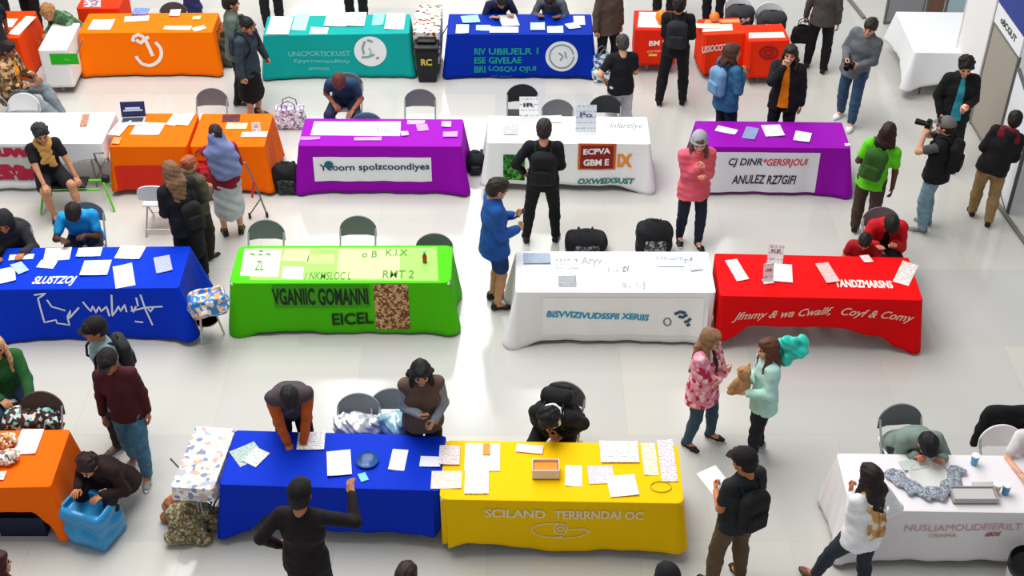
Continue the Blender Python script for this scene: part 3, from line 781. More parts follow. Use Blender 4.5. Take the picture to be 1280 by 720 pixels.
# back row
t2 = Cloth([(92, 41), (265, 40), (273, 16), (117, 17)], 'bright orange tablecloth with a white swirl emblem in the back row', '#ff7800', ph=1)
t3 = Cloth([(328, 45), (514, 41), (510, 18), (336, 20)], 'turquoise tablecloth with a round white emblem in the back row', '#12a5a0', ph=2)
t4 = Cloth([(558, 43), (742, 43), (738, 18), (562, 17)], 'dark blue tablecloth with green lettering and a round white seal, back row', '#022ca4', ph=3)
t1 = Cloth([(-30, 46), (40, 46), (29, 15), (-34, 15)], 'orange-red tablecloth cut off by the left edge of the back row', '#f1490e', ph=4)
t5 = Cloth([(791, 37), (845, 38), (846, 14), (796, 13)], 'short red tablecloth with small white print beside the tall man in black', '#ee2b12', tight='LR', hem=.16, ph=5)
t6 = Cloth([(874, 44), (928, 41), (926, 22), (878, 24)], 'scarlet tablecloth with one white word, below two dark backpacks', '#f23a14', tight='LR', hem=.10, ph=6)
t7 = Cloth([(933, 52), (986, 50), (979, 30), (931, 31)], 'scarlet tablecloth with a dark red oval mark, next to the orange shirt visitor', '#f23312', tight='LR', hem=.14, ph=7)
t8 = Cloth([(1152, 66), (1236, 66), (1206, 16), (1112, 14)], 'plain white tablecloth on the bare table behind the display boards', '#eef0f2', hem=hems([(0, .16), (.5, .24), (1, .16)], .2, .2, [(0, .25), (.5, .30), (1, .12)]), corner=.10, ph=8, legc='#55585c')
# second row
t10 = Cloth([(141, 183), (240, 183), (241, 142), (152, 142)], 'orange tablecloth with white sheets to the left of the woman in the blue shawl', '#fb6c00', tight='R', hem=hems([(0, .10), (.2, .12), (1, .16)], .1, .1, .04), ph=9)
t11 = Cloth([(244, 183), (329, 183), (342, 142), (247, 142)], 'orange tablecloth with a red right side in front of the woman in the blue shawl', '#fb6c00', tight='L', hem=.06, ph=10)
t12 = Cloth([(372, 183), (575, 182), (580, 150), (383, 147)], 'purple tablecloth with a long white name banner, middle of the second row', '#9a08b4', ph=11, corner=.07)
t13 = Cloth([(608, 178), (813, 180), (808, 146), (612, 145)], 'white tablecloth with a maroon sign printed on it, second row', '#f4f5f7', hem=hems([(0, .12), (.8, .10), (1, .0)], .02, .1, .1), ph=12, corner=.07)
t14 = Cloth([(878, 183), (1066, 185), (1049, 153), (866, 151)], 'purple tablecloth with a two-line white banner at the right', '#9610ae', hem=hems([(0, .05), (1, .02)], [(0, .02), (1, .2)]), ph=13, corner=.08)
# third row
t15 = Cloth([(-12, 362), (222, 359), (239, 308), (4, 310)], 'royal blue tablecloth with white scrawled lettering, third row', '#0636c8', hem=hems([(0, .02), (.8, .02), (1, .06)], .10), ph=14, corner=.12)
t16 = Cloth([(289, 353), (566, 354), (563, 306), (297, 308)], 'lime green tablecloth with black lettering and a brown patch', '#4fc510', hem=hems([(0, .0), (.1, .06), (.6, .03), (1, .04)]), rc=.09, ph=15, corner=.06)
t17 = Cloth([(645, 365), (893, 365), (886, 315), (645, 314)], 'white tablecloth with light blue lettering, third row', '#f3f4f7', tight='R', hem=hems([(0, .0), (.12, .06), (1, .04)], .04, .05, .02), ph=16, corner=.10)
t18 = Cloth([(898, 370), (1160, 374), (1129, 323), (896, 316)], 'bright red tablecloth with cream script lettering', '#e60a10', tight='L', hem=hems([(0, .10), (.06, .16), (.16, .33), (.6, .33), (.82, .22), (.94, .08), (1, .03)], [(0, .03), (.2, .3), (1, .3)], .3, [(0, .3), (1, .1)]), ph=17, corner=.06)
# front row
t19 = Cloth([(-60, 609), (62, 609), (88, 536), (-30, 540)], 'orange tablecloth cut off by the left edge of the front row', '#fc6a04', hem=hems([(0, .4), (.75, .42), (.93, .25), (1, .08)], [(0, .06), (1, .2)]), ph=18, corner=.06)
t20 = Cloth([(275, 606), (551, 612), (556, 546), (295, 537)], 'blue tablecloth without writing, next to the yellow one', '#0432c4', tight='R', hem=hems([(0, .10), (.08, .14), (.2, .38), (.3, .30), (.45, .16), (1, .16)], .3), ph=19, corner=.07)
t21 = Cloth([(550, 623), (849, 629), (852, 555), (556, 551)], 'yellow tablecloth with pale lettering across its sagging front', '#fac800', tight='L', hem=hems([(0, .14), (.1, .18), (.45, .08), (1, .12)], .15), rc=.07, ph=20, corner=.06)
t22 = Cloth([(1060, 637), (1335, 641), (1320, 571), (1050, 567)], 'white cloth with faint red lettering at the lower right', '#efe9ec', hem=hems([(0, .08), (.8, .10), (1, .1)]), ph=21, corner=.05)
# ---------------------------------------------------------------- lettering and marks on the cloths
W_ = '#f4f2ee'
arc = lambda cx, cy, rx, ry, a0, a1, n=16: [(cx + rx * math.cos(R(a0 + (a1 - a0) * i / n)), cy + ry * math.sin(R(a0 + (a1 - a0) * i / n))) for i in range(n + 1)]
t2.strokes('swirl_emblem', W_, [arc(186, 66, 16, 15, 165, -60, 20), [(166, 52), (167, 46), (173, 43), (179, 46), (183, 52), (187, 60), (191, 70)], [(170, 50), (176, 54), (181, 49), (186, 46)]], .055)
for i, (tx, x0, x1, y, h) in enumerate((('UNICPORTICKUIST', 361, 438, 70, .085), ('Epyrcumeullitiy', 368, 438, 79, .075), ('ammuntt', 386, 412, 87, .055))): t3.ftext(tx, '#6fcfca', (x0, y), (x1, y), h, bold=.01)
t3.disc('round_emblem', '#eef2f2', 463, 64, .25)
t3.strokes('emblem_drawing', '#8fa3a6', [[(456, 52), (453, 60), (455, 68)], [(452, 72), (460, 71), (468, 68)], [(459, 50), (466, 52)], [(470, 73), (474, 71)]], .035, off=.011)
t3.strokes('emblem_drawing', '#9fd3b8', [[(461, 60), (464, 64), (462, 68)]], .03, off=.012)
for y, a, b_, x1 in ((68, 'RIV', 'UBIUELR 1', 673), (79, 'ESE', 'GIVELAE', 652), (90, 'BRI', 'LOSQU OJUI', 670)):
    t4.ftext(a, '#12968c', (593, y), (607, y), .11, bold=.03); t4.ftext(b_, '#12968c', (611, y), (x1, y), .11, bold=.03)
t4.ftext('unt cioqus', '#3a6fc4', (614, 96), (640, 96), .04)
t4.disc('round_seal', '#e4e8ea', 702, 70, .25)
t4.strokes('seal_drawing', '#7f8c92', [arc(702, 70, 15, 14, 0, 350, 40)] + [[(698, 66), (704, 70), (700, 75)], [(706, 64), (708, 72)]], .02, off=.011)
t5.ftext('BM 2', W_, (811, 58), (833, 57), .09, bold=.03); t5.ftext('corvanat', '#f7c8b8', (809, 66), (832, 65), .04); t5.fpanel('label_strip', '#f3d25c', 811, 67, 821, 70)
t5.tpanel('sheet_print', '#f6f2ee', [(797, 34), (842, 35), (842, 16), (799, 15)])
t6.ftext('USSOCOT', W_, (877, 66), (907, 63), .11, bold=.03)
t6.tpanel('sheet_print', '#f0e6dd', [(878, 40), (916, 38), (915, 30), (880, 31)])
t7.strokes('oval_mark', '#a01010', [arc(961, 66, 11, 7, 0, 360, 20), arc(961, 66, 6, 3, 0, 360, 12)], .035)
# second row
t12.fpanel('name_banner', '#eceaf0', 391, 196, 540, 226)
t12.ftext('Ycoorn spolzcoondiyes', '#2c3c66', (400, 215), (537, 214), .13, bold=.02, off=.012)
t12.disc('banner_emblem', '#1f5f7a', 411, 206, .06, off=.013)
t12.tpanel('white_strip', '#f2f4ee', [(388, 169), (500, 170), (501, 152), (393, 152)])
x0, y0 = t12.tpx(470, 166); x1, y1 = t12.tpx(492, 158); t12.ttext('fumil/', '#7b8a80', x0, y0, x1, y1, off=.004)
x0, y0 = t12.tpx(397, 163); x1, y1 = t12.tpx(450, 160); t12.ttext('sienovesin', '#cdd8cc', x0, y0, x1, y1, off=.004)
t13.fpanel('sign_border', '#d2692a', 723, 180, 769, 212); t13.fpanel('maroon_sign', '#8e1c1c', 726, 182, 766, 210, off=.010)
t13.ftext('ECPVA', W_, (729, 193), (763, 192), .09, bold=.04, off=.014); t13.ftext('GBM E', W_, (729, 207), (761, 206), .10, bold=.04, off=.014)
t13.ftext('IX', '#f0912e', (771, 209), (790, 208), .20, bold=.05, off=.010); t13.ftext('OXWEIXSUST', '#14807c', (722, 229), (793, 228), .09, bold=.04, off=.010, shear=.2)
t13.fpanel('leafy_print', '#1f6b22', 629, 193, 656, 224, m=mat('#1c5a1c', .7, 'print', c2=['#2f8a2a', '#12380f', '#57a83c'], scale=1.6))
x0, y0 = t13.tpx(762, 162); x1, y1 = t13.tpx(803, 154); t13.ttext('Infartllyc', '#8b8d92', x0, y0, x1, y1, shear=.4)
t14.fpanel('name_banner', '#e6e8f2', 890, 190, 1018, 240)
t14.ftext('CJ DINR', '#303545', (910, 209), (952, 209), .14, bold=.02, off=.012, shear=.2); t14.ftext('*GERSRJOUI', '#cc3a44', (953, 209), (1009, 209), .14, bold=.02, off=.012, shear=.2)
t14.ftext('ANULEZ RZ7GIFI', '#2b3040', (914, 229), (994, 229), .14, bold=.02, off=.012, shear=.2)
# third row
Z = lambda L: [[(x / 3.79, 290 + y / 3.79) for x, y in l] for l in L]
t15.strokes('scrawled_lettering', '#dfe8fb', Z([[(160, 300), (215, 293), (180, 315), (190, 350), (212, 425), (265, 415), (272, 430), (330, 440), (320, 400), (335, 370), (325, 410), (375, 355)], [(222, 322), (245, 355), (310, 372)],
    [(392, 330), (430, 375), (440, 350), (455, 380), (470, 350), (480, 375), (505, 350), (520, 395)], [(527, 300), (533, 395), (552, 370), (560, 350), (572, 375), (590, 345), (600, 378)], [(622, 350), (632, 380), (645, 350)],
    [(665, 297), (690, 365), (725, 435)], [(620, 372), (690, 355), (772, 348)], [(640, 420), (680, 422)], [(645, 310), (655, 350)], [(700, 355), (712, 375), (730, 352)]]), .022)
x0, y0 = t15.tpx(38, 358); x1, y1 = t15.tpx(97, 345); t15.ttext('SLUSTZOJ', '#e8eefc', x0, y0, x1, y1, bold=.03, shear=.3)
t16.fpanel('lettering_band', '#3ea00e', 340, 357, 463, 384)
t16.ftext('VGANIIC GOMANNI', '#16300c', (342, 381), (461, 381), .24, bold=.03, off=.011)
t16.ftext('EICEL', '#1c3a10', (416, 405), (467, 404), .17, bold=.03, off=.010)
t16.fpanel('brown_patch', '#b98a5c', 466, 356, 513, 410, m=mat('#c79a68', .7, 'print', c2=['#6b3f26', '#d9b184', '#8a5836'], scale=1.8))
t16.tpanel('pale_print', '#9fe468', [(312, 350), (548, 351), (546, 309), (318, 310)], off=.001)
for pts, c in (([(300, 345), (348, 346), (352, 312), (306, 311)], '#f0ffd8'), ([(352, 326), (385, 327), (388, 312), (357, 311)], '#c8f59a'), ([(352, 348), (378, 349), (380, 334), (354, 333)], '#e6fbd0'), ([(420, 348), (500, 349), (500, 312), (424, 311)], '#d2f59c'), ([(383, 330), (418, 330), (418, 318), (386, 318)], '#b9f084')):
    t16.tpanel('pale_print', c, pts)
for tx, a, b_ in (('/ NKMSLOC L', (380, 350), (440, 340)), ('RMT 2', (478, 348), (518, 338)), ('o B', (452, 322), (472, 314)), ('K.I.X', (482, 320), (510, 312)), ('ZL', (318, 338), (332, 326)), ('~ = ~', (312, 320), (340, 313))):
    x0, y0 = t16.tpx(*a); x1, y1 = t16.tpx(*b_); t16.ttext(tx, '#5b8f3a', x0, y0, x1, y1, off=.005, bold=.01)
t17.fpanel('front_panel', '#fafbfc', 678, 373, 876, 418)
t17.ftext('BISVVIZIVUDSSFII XERIIS', '#2a9cc8', (683, 396), (811, 400), .09, bold=.04, off=.011, shear=.15)
t17.strokes('ring_mark', '#7d868c', [arc(834, 401, 4.5, 4.5, 0, 360, 14)], .018, off=.011)
t17.strokes('bird_mark', '#39596e', [[(843, 392), (850, 389), (857, 391)], [(848, 394), (853, 396), (859, 393)], [(855, 402), (860, 400), (863, 397)], [(858, 406), (862, 404)]], .04, off=.011)
x0, y0 = t17.tpx(684, 336); x1, y1 = t17.tpx(880, 328)
for tx, a, b_, c in (('BOSCAZ', (695, 336), (722, 324), '#8b9096'), ('Aryv', (727, 333), (752, 321), '#a7adb4'), ('Hilgtiilin4', (822, 332), (866, 321), '#8f9cc0'), ('/ r.  zv', (760, 340), (786, 328), '#8b9096'), ('ROHM', (698, 358), (720, 345), '#74797f'), ('s, :.j', (778, 362), (806, 352), '#b0b6bc')):
    p, q = t17.tpx(*a), t17.tpx(*b_); t17.ttext(tx, c, p[0], p[1], q[0], q[1], bold=.02)
t18.ftext('Jfmmy & wa Cwallf,', '#f0c8b4', (914, 402), (1040, 396), .14, bold=.015, shear=.5, off=.010); t18.ftext('Coyf & Comy', '#f0c8b4', (1050, 396), (1141, 404), .14, bold=.015, shear=.5, off=.010)
p, q = t18.tpx(1044, 359), t18.tpx(1114, 351); t18.ttext('YANDZMARSNS', '#f8e4dc', p[0], p[1], q[0], q[1], bold=.04)
t21.ftext('SCILAND', '#efe2b0', (606, 646), (682, 648), .11, bold=.03, off=.010); t21.ftext('TERRRNDAI OC', '#efe2b0', (693, 648), (804, 649), .11, bold=.03, off=.010)
t21.strokes('logo', '#ecdca0', [arc(701, 660, 8, 6, 0, 360, 16), arc(701, 660, 4, 3, 0, 360, 10), arc(690, 662, 26, 8, 60, 300, 14), [(712, 661), (730, 660), (738, 664)], arc(705, 663, 30, 8, -20, 120, 10)], .016)
t22.ftext('NUSLIAMOUDEIERILT', '#cfa3a0', (1130, 664), (1276, 662), .085, off=.010); t22.ftext('CRINNA', '#c98f8c', (1160, 671), (1195, 671), .05, off=.010); t22.ftext('ABCAS', '#a86058', (1230, 671), (1250, 670), .06, bold=.04, shear=.3, off=.010)

t10.fpanel('red_band', '#d8260c', 143, 207, 240, 236)
t6.tpanel('orange_print', '#f6a060', [(880, 29), (925, 28), (924, 24), (882, 25)])
t7.tpanel('sheet_print', '#f4e4da', [(936, 48), (982, 47), (979, 40), (936, 41)])
# bare white table with a red banner at the left of the second row
t9 = Cloth([(-25, 179), (127, 179), (145, 141), (-20, 141)], 'white tablecloth with dark red letters printed on grey, left edge', '#f2f3f6', hem=hems([(0, .05), (.52, .06), (.56, .40), (1, .52)], .5, .3), ph=22)
t9.fpanel('grey_band', '#bcbcb8', -24, 184, 53, 226)
t9.ftext('CUWS', '#b01a3c', (-22, 196), (50, 197), .14, bold=.12, off=.011); t9.ftext('TelMivi', '#b01a3c', (-22, 224), (52, 224), .24, bold=.12, off=.011, shear=-.1)

# ---------------------------------------------------------------- sheets and leaflets lying on the tables
import itertools
_CN = itertools.count()
def sheet(px, py, w, h, rot, label, c='#f7f6f3', kind='paper', c2=None, name='leaflet', cat='leaflet', z=TH, thick=.003, scale=1.0, curl=.010, rough=.6, group=None):
    """w, h = width and depth in pixels of the photograph"""
    p = at(px, py, z); wm = (at(px + w / 2, py, z) - at(px - w / 2, py, z)).length; hm = (at(px, py - h / 2, z) - at(px, py + h / 2, z)).length
    base = .0015 + .0045 * (next(_CN) % 4)
    n = 6; V = []; rnd = random.Random(int(px * 7 + py)); cx, cy = rnd.choice((-1, 1)), rnd.choice((-1, 1))
    for lay in (0, 1):
        for j in range(n + 1):
            for i in range(n + 1):
                x, y = i / n * 2 - 1, j / n * 2 - 1; lift = curl * max(0, (x * cx + y * cy) / 2) ** 3
                V.append((x * wm / 2, y * hm / 2, base + lift + (thick if lay else 0)))
    F = []; m_ = (n + 1) ** 2
    for j in range(n):
        for i in range(n):
            k = j * (n + 1) + i; F.append((m_ + k, m_ + k + 1, m_ + k + n + 2, m_ + k + n + 1)); F.append((k, k + n + 1, k + n + 2, k + 1))
    for i in range(n):
        for a, b_ in ((i, i + 1), (i * (n + 1) + n, (i + 1) * (n + 1) + n)): F.append((a, b_, b_ + m_, a + m_))
        for a, b_ in ((n * (n + 1) + i, n * (n + 1) + i + 1), (i * (n + 1), (i + 1) * (n + 1))): F.append((b_, a, a + m_, b_ + m_))
    o = MB().add(V, F).build(name, mat(c, rough, kind, c2=c2, scale=scale)); o.location = (p.x, p.y, z); o.rotation_euler = (0, 0, R(rot)); return tag(o, label, cat, group)
G = ['#6b5a4a', '#9fb0b8', '#d8d2c8']
# ---------------------------------------------------------------- the visitors and stall keepers
BK = '#141418'
S1, S2, S3, S4 = '#c48a66', '#8f5a3c', '#d9a27e', '#5e3a28'
P_ = person
# --- back row and behind it
P_('person in black top with white print standing at the left corner of the back row', fp=(8, 52), h=170, skin=S1, tc=BK, tm='print', tc2=['#141418', '#d8d8d8', '#141418', '#222226'], L='hold', Rr='hold')
P_('person in plain black sweater and black trousers walking left of the green striped box', fp=(48, 46), h=190, top='long', tc='#16161a', bc='#121218', stride=.2, skin=S2)
P_('person with curly tan hair and green camouflage top bent forward behind the green striped box', hp=(60, 16), h=215, H=1.62, hip=.55, lean=48, nod=5, hair='curly', hc='#a87848', top='jacket', tc='#4c7a4c', tm='print', tc2=['#2f5a38', '#7f9a78', '#3c4a3a'], bc='#18181c', L='knee', Rr='knee', skin=S1)
pA = P_('person in black shirt with grey back lettering leaning over the left orange table', fp=(10, 116), h=345, H=1.66, lean=32, top='tee', tc='#16161e', bc='#3a3230', L='table', Rr='table', bm='cloth', skin=S2)
pB = P_('person in orange jumper and patterned scarf seated sideways with grey jeans stretched out', hp=(10, 62), h=100, H=1.72, hip=.50, lean=8, top='open', tc='#8a6a48', tm='print', tc2=['#3c2a1e', '#c8a070', '#5a4432'], t2=('long', '#f0931e'), bc='#7d8890', bm='denim', L='lap', Rr='lap', feet=[(-.12, .62), (.10, .72)], hair='short', skin=S2, sh='#2a2a2c', bot='wide')
pC = P_('person with dark hair and loose grey green jacket beside the orange table end', hp=(289, 4), h=80, H=1.74, top='jacket', tc='#5c6a62', bc='#101014', skin=S1, L='phone', Rr='pocket', fat=1.08, stride=.15)
pD = P_('person in dark denim jacket and long black skirt reaching down to a patterned tote', hp=(309, 32), h=115, H=1.66, side=4, lean=8, nod=10, top='jacket', tc='#31414c', tm='denim', bot='midi', bc='#0e0e12', hair='bun', hc='#15151a', skin=S1, Rr='carry', L=((.42, .12, .70), 'in', 'grip'))
P_('person in black top with grey scarf standing behind the turquoise table, left one', fp=(343, 38), h=170, top='tee', tc='#101014', skin=S3, L='table', Rr='hold', lean=8)
P_('person in black top with gold specks standing behind the turquoise table, right one', fp=(448, 36), h=180, top='long', tc='#131316', tm='print', tc2=['#131316', '#131316', '#8a7a48', '#c8c8c8'], skin=S1, L='table', Rr='table', lean=6)
P_('person in navy top bending over the blue table, left of two', world=(-.27, 19.42), h=165, hip=.56, H=1.66, lean=44, nod=20, top='tee', tc='#1a2040', skin=S1, L='table', Rr='table', hc='#1a1210', bc=BK)
P_('person in grey top bending over the blue table, right of two', world=(.66, 19.42), h=190, hip=.56, H=1.68, lean=42, nod=18, top='long', tc='#585c64', skin=S2, L='table', Rr='table', hc='#2a1a14', bc=BK)
pF = P_('person in brown jacket and black trousers with a patterned bag beside the blue table', fp=(757, 92), h=150, H=1.62, top='jacket', tc='#54423a', bc='#131318', skin=S1, L='down', Rr='carry', stride=.12, bot='slim')
pE = P_('person in black top and pale trousers with grey hair seen from behind by white table', hp=(778, 54), h=350, H=1.64, top='tee', tc='#13131a', bc='#d5d6d8', skin=S3, L='hip', Rr='hold', hc='#3c3a3a', nod=15, bot='wide', hair='short')
P_('person in black jacket over pink shirt standing behind the short red table', fp=(828, 30), h=185, top='open', tc='#17171b', t2=('tee', '#e8a0b0'), skin=S1, L='table', Rr='table', lean=8)
pG = P_('tall person in black with wide stance, dark backpack and orange collar', fp=(838, 131), h=8, H=1.78, nod=-5, top='long', tc='#141419', bc='#0f0f14', hair='short', hc='#241a1a', skin='#d08a50', L='phone', Rr='hold', feet=[(-.18, -.02), (.16, .04)], sh='#101012')
pH = P_('person in black jacket behind the tall one, arm bent across the counter', fp=(890, 34), h=200, top='jacket', tc='#17171b', bc=BK, skin=S1, L='table', Rr='hip', lean=6)
pI = P_('person with brown hair in blue denim jacket looking right behind the purple table', hp=(915, 66), h=60, H=1.70, turn=35, top='jacket', tc='#34688f', tm='denim', bc='#14203a', bm='denim', hair='bob', hc='#4a2c22', skin=S3, L='phone', Rr='strap', fat=1.05)
pJ = P_('person in black jacket open over an orange shirt facing the camera', hp=(988, 68), h=198, H=1.70, top='open', tc='#15151a', t2=('long', '#ef8a10'), bc='#17171c', hair='bob', hc='#241c1a', skin='#d89a74', L='down', Rr='face')
pK = P_('person in brown grey top and black trousers with a black shoulder bag, top edge', fp=(1018, 88), h=20, H=1.70, top='long', tc='#4c4646', bc='#101014', skin=S1, L='carry', Rr='down', feet=[(-.15, .08), (.13, -.04)])
pL = P_('person in grey jacket and blue jeans looking down, camera held low, glasses', hp=(1088, 34), h=212, H=1.74, lean=6, side=-15, nod=12, top='jacket', tc='#6a6e74', bc='#35506e', bm='denim', skin='#e0a888', hc='#2c1e1a', L='hold', Rr='hold', sh='#e6e6ea', feet=[(-.12, .16), (.14, -.10)], t2=('tee', '#b8c0c8'))
pM = P_('person in black jacket over teal shirt eating a snack by the tan board', hp=(1207, 84), h=190, H=1.72, nod=18, top='open', tc='#141416', t2=('tee', '#2f93a4'), bc='#1a1a1e', skin='#dd9a78', hair='curly', hc='#17100e', L='hold', Rr='pocket', fat=1.08)
pN = P_('person in dark waistcoat with camera raised to the face and light blue jeans', hp=(1182, 158), h=300, H=1.66, top='vest', tc='#131317', t2=('tee', '#4c4e54'), bc='#7d9cac', bm='denim', skin='#d8a080', hat='cap', hatc='#6e6a66', hair='short', L='camera', Rr='camera', fat=1.12, sh='#707880')
pO = P_('person in black hooded jacket with maroon shoulders and khaki trousers from behind', hp=(1268, 150), h=15, H=1.62, side=16, lean=12, nod=10, top='hoodie', tc='#141214', t2=None, bc='#9a7c56', skin=S1, hair='short', hc='#141010', scarf=('yoke', '#6c1424'), L='hold', Rr='hold', fat=1.16, sh='#221a18', stride=.22)
pP = P_('person in bright green shirt and brown trousers walking with a green backpack', hp=(1110, 166), h=22, H=1.70, lean=4, side=9, top='tee', tc='#62d41e', bc='#4a3830', skin=S4, hair='bob', hc='#2a1512', L='strap', Rr='down', stride=.26, sh='#1c1a1e', fat=1.05)
# --- second row
pQ = P_('person with curly dark hair, tan scarf and black top crouched on the green cart', hp=(51, 168), h=150, H=1.66, hip=.58, lean=10, nod=8, top='tee', tc='#17161a', bc='#1c1c20', bot='shorts', hair='curly', hc='#2c2a30', skin='#c08a68', scarf=('scarf', '#c8944e'), L=((.34, .42, .34), 'down', 'relaxed'), Rr='knee', feet=[(-.22, .50), (.12, .38)])
pR = P_('person with long brown hair in black coat and olive hood by the blue table corner', hp=(214, 214), h=330, H=1.70, side=-6, lean=6, nod=10, top='coat', tc='#18181a', bc='#141418', hair='long', hc='#7a5a40', skin=S3, L='hold', Rr='hold', fat=1.08)
pR2 = P_('person with reddish hair half hidden behind the black coat by the orange table', hp=(237, 205), h=30, H=1.50, top='hoodie', tc='#56503e', bc='#2a2420', hair='bun', hc='#a05a40', skin=S3, L='hold', Rr='hold')
pS = P_('person in blue lilac shawl, maroon top and grey skirt facing the orange table', hp=(270, 168), h=345, H=1.62, top='long', tc='#8c1a30', bot='midi', bc='#b8bcc0', hair='bob', hc='#281614', scarf=('shawl', '#7c86b8'), skin=S3, L='reach', Rr='hold', side=-3)
pU = P_('person in bright blue shirt leaning over the royal blue table writing', hp=(92, 266), h=172, H=1.74, hip=.52, lean=30, nod=32, top='tee', tc='#1f9ce0', bc='#1c2030', hair='short', hc='#171010', skin=S4, L='write', Rr='table', fat=1.16)
pV = P_('person in dark grey hood seated at the left end of the royal blue table', hp=(4, 278), h=165, H=1.68, hip=.52, lean=22, nod=15, top='hoodie', tc='#2c2c30', bc=BK, hair='hood', hc='#242428', skin='#c87848', L='table', Rr='table')
pW = P_('person in dark blue shirt hunched forward behind the purple table, head in hands', hp=(424, 102), h=182, H=1.70, hip=.60, lean=42, nod=32, top='tee', tc='#2b4466', bc='#24324e', bm='denim', hair='short', hc='#5a2c26', skin='#a86a50', L='knee', Rr='lap', feet=[(-.2, .46), (.2, .44)], sh='#1b1f2c')
pX = P_('person in black with a black backpack standing before the white table, arms forward', hp=(680, 162), h=2, H=1.78, nod=12, top='long', tc='#15161b', bc='#0e0e12', hair='short', hc='#2a2220', skin='#d49a7c', L='hip', Rr='hold', feet=[(-.20, -.02), (.17, .02)], fat=1.1, sh='#131316', bot='slim')
pY = P_('person in pink quilted coat and grey knit hat facing the camera', hp=(874, 178), h=172, H=1.66, nod=12, turn=10, top='puffer', tc='#dd5f70', t2=('long', '#6e7076'), bc='#1a2234', hair='bob', hc='#5a4a44', hat='beanie', hatc='#a4a4aa', skin='#e0a088', L='phone', Rr='chin', stride=.16, sh='#16181c', bot='slim', fat=1.05)
pZ = P_('young person in long blue jacket and bare legs holding a phone to the right', hp=(622, 236), h=75, H=1.80, nod=14, top='jacket', tc='#1b4f9c', bot='shorts', bc='#1a3c70', hair='short', hc='#2c221e', skin='#c8906c', L='phone', Rr='hold', sh='#18181c', sole='#c8c8c8')
# --- third row
pa = P_('person in open red jacket writing behind the red table, right of two', hp=(1114, 281), h=186, H=1.66, hip=.52, lean=34, nod=38, top='open', tc='#c81420', t2=('tee', '#2a0c10'), bc='#1c1c20', hair='short', hc='#16100e', skin='#c88868', L='write', Rr='table')
pb = P_('person in black cap and pale teal shirt walking behind the maroon sweater', hp=(118, 412), h=235, H=1.72, lean=4, side=-6, top='long', tc='#7fa2a6', bc='#2a2a2e', hair='short', hat='cap', hatc='#17141a', skin='#b87a58', L='down', Rr='down', stride=.24, sh='#55585c')
pc = P_('person in dark cap, maroon sweater and blue jeans walking towards the camera', hp=(135, 452), h=182, H=1.66, nod=14, side=7, top='long', tc='#48171f', bc='#4f7d96', bm='denim', hair='short', hat='cap', hatc='#23191c', skin='#b06a48', L='down', Rr='down', stride=.30, sh='#8a8e88', sole='#f0f0f0')
pd = P_('person in green jacket and jeans seated at the left edge behind the orange table', hp=(-6, 434), h=150, H=1.70, hip=.50, lean=6, top='jacket', tc='#235a2c', bc='#2c3c54', bm='denim', hair='long', hc='#c89a70', skin=S1, L='knee', Rr='lap')
# --- front row
pe = P_('person with orange sleeves and brown grey vest bending over the blue table writing', hp=(362, 498), h=168, H=1.70, lean=47, nod=22, top='vest', tc='#4c4248', t2=('long', '#c05a20'), bc='#1c1a20', hair='short', hc='#1a1418', skin='#c26a38', L='write', Rr='write')
pf = P_('person with very long black hair and grey sleeves looking at own hands', hp=(526, 466), h=172, H=1.66, nod=14, lean=4, top='vest', tc='#5c483e', t2=('long', '#868c94'), bc='#17171b', hair='verylong', hc='#130f10', skin='#c08a70', L='hold', Rr='phone')
pg = P_('person in black jacket with white and blue scarf curled forward behind the yellow table', hp=(686, 524), h=195, H=1.74, hip=.56, lean=52, nod=22, top='jacket', tc='#141518', bc='#17171a', hair='curly', hc='#0e0d10', scarf=('ring', '#dfe6f0', 'print', ['#f2f4f8', '#4a6a9a', '#e4e8f0']), skin='#b87858', L='lap', Rr='chin', fat=1.3)
ph = P_('person with long light brown hair in a pink floral cardigan, arms crossed', hp=(889, 424), h=125, H=1.56, nod=8, top='cardigan', tc='#e68aa4', tm='print', tc2=['#f0b4c4', '#b8304c', '#e68aa4', '#f6d4dc'], t2=('tee', '#2a2022'), bc='#344e62', bm='denim', bot='slim', hair='verylong', hc='#8a6648', skin='#d89a80', L='cross', Rr='cross', sh='#1c1a1e', feet=[(-.16, .10), (.14, -.06)])
pi = P_('person in pale mint jacket with long brown hair carrying a brown plush toy', hp=(960, 436), h=262, H=1.56, side=6, nod=4, top='jacket', tc='#b2dcd2', bc='#1a1c26', bot='slim', hair='long', hc='#5c3626', skin='#e0a888', L='hold', Rr='hold', sh='#8aa4a8', stride=.16, fat=.95)
pj = P_('person in black shirt and brown trousers with black cap holding a white sheet', hp=(930, 576), h=330, H=1.72, nod=8, turn=-25, top='tee', tc='#24262a', bc='#5c4a34', hair='short', hc='#1c1210', hat='cap', hatc='#1a1214', skin='#c8784c', L='hold', Rr='down', fat=1.15, sh='#2a1a18', feet=[(-.20, .02), (.12, -.02)])
pk = P_('person in white sweater with tan scarf and long dark hair facing the lower right table', hp=(1088, 596), h=330, H=1.62, nod=10, side=6, lean=6, top='long', tc='#f0f0f2', bc='#2c323e', bm='denim', hair='long', hc='#1f1214', skin='#c87a50', L='chin', Rr='hip', fat=1.22, scarf=('back', '#c89a64', 'print', ['#e8d8c0', '#a87844', '#c89a64']), sh='#6a4630', sole='#3a2a20', feet=[(-.20, .32), (.14, -.08)], bot='slim')
pl = P_('person in grey green jacket with black hair bowed low over the lower right table', hp=(1160, 556), h=175, H=1.70, hip=.54, lean=48, nod=30, top='jacket', tc='#7c8c84', bc='#1c1e24', hair='short', hc='#12131a', skin='#c88068', L='table', Rr='write', fat=1.06)
pm = P_('person at the right edge behind the white table, only a pale arm in view', hp=(1306, 540), h=195, H=1.70, hip=.54, lean=20, nod=12, top='tee', tc='#e0d8da', bc=BK, skin='#e0a890', L='table', Rr='table')
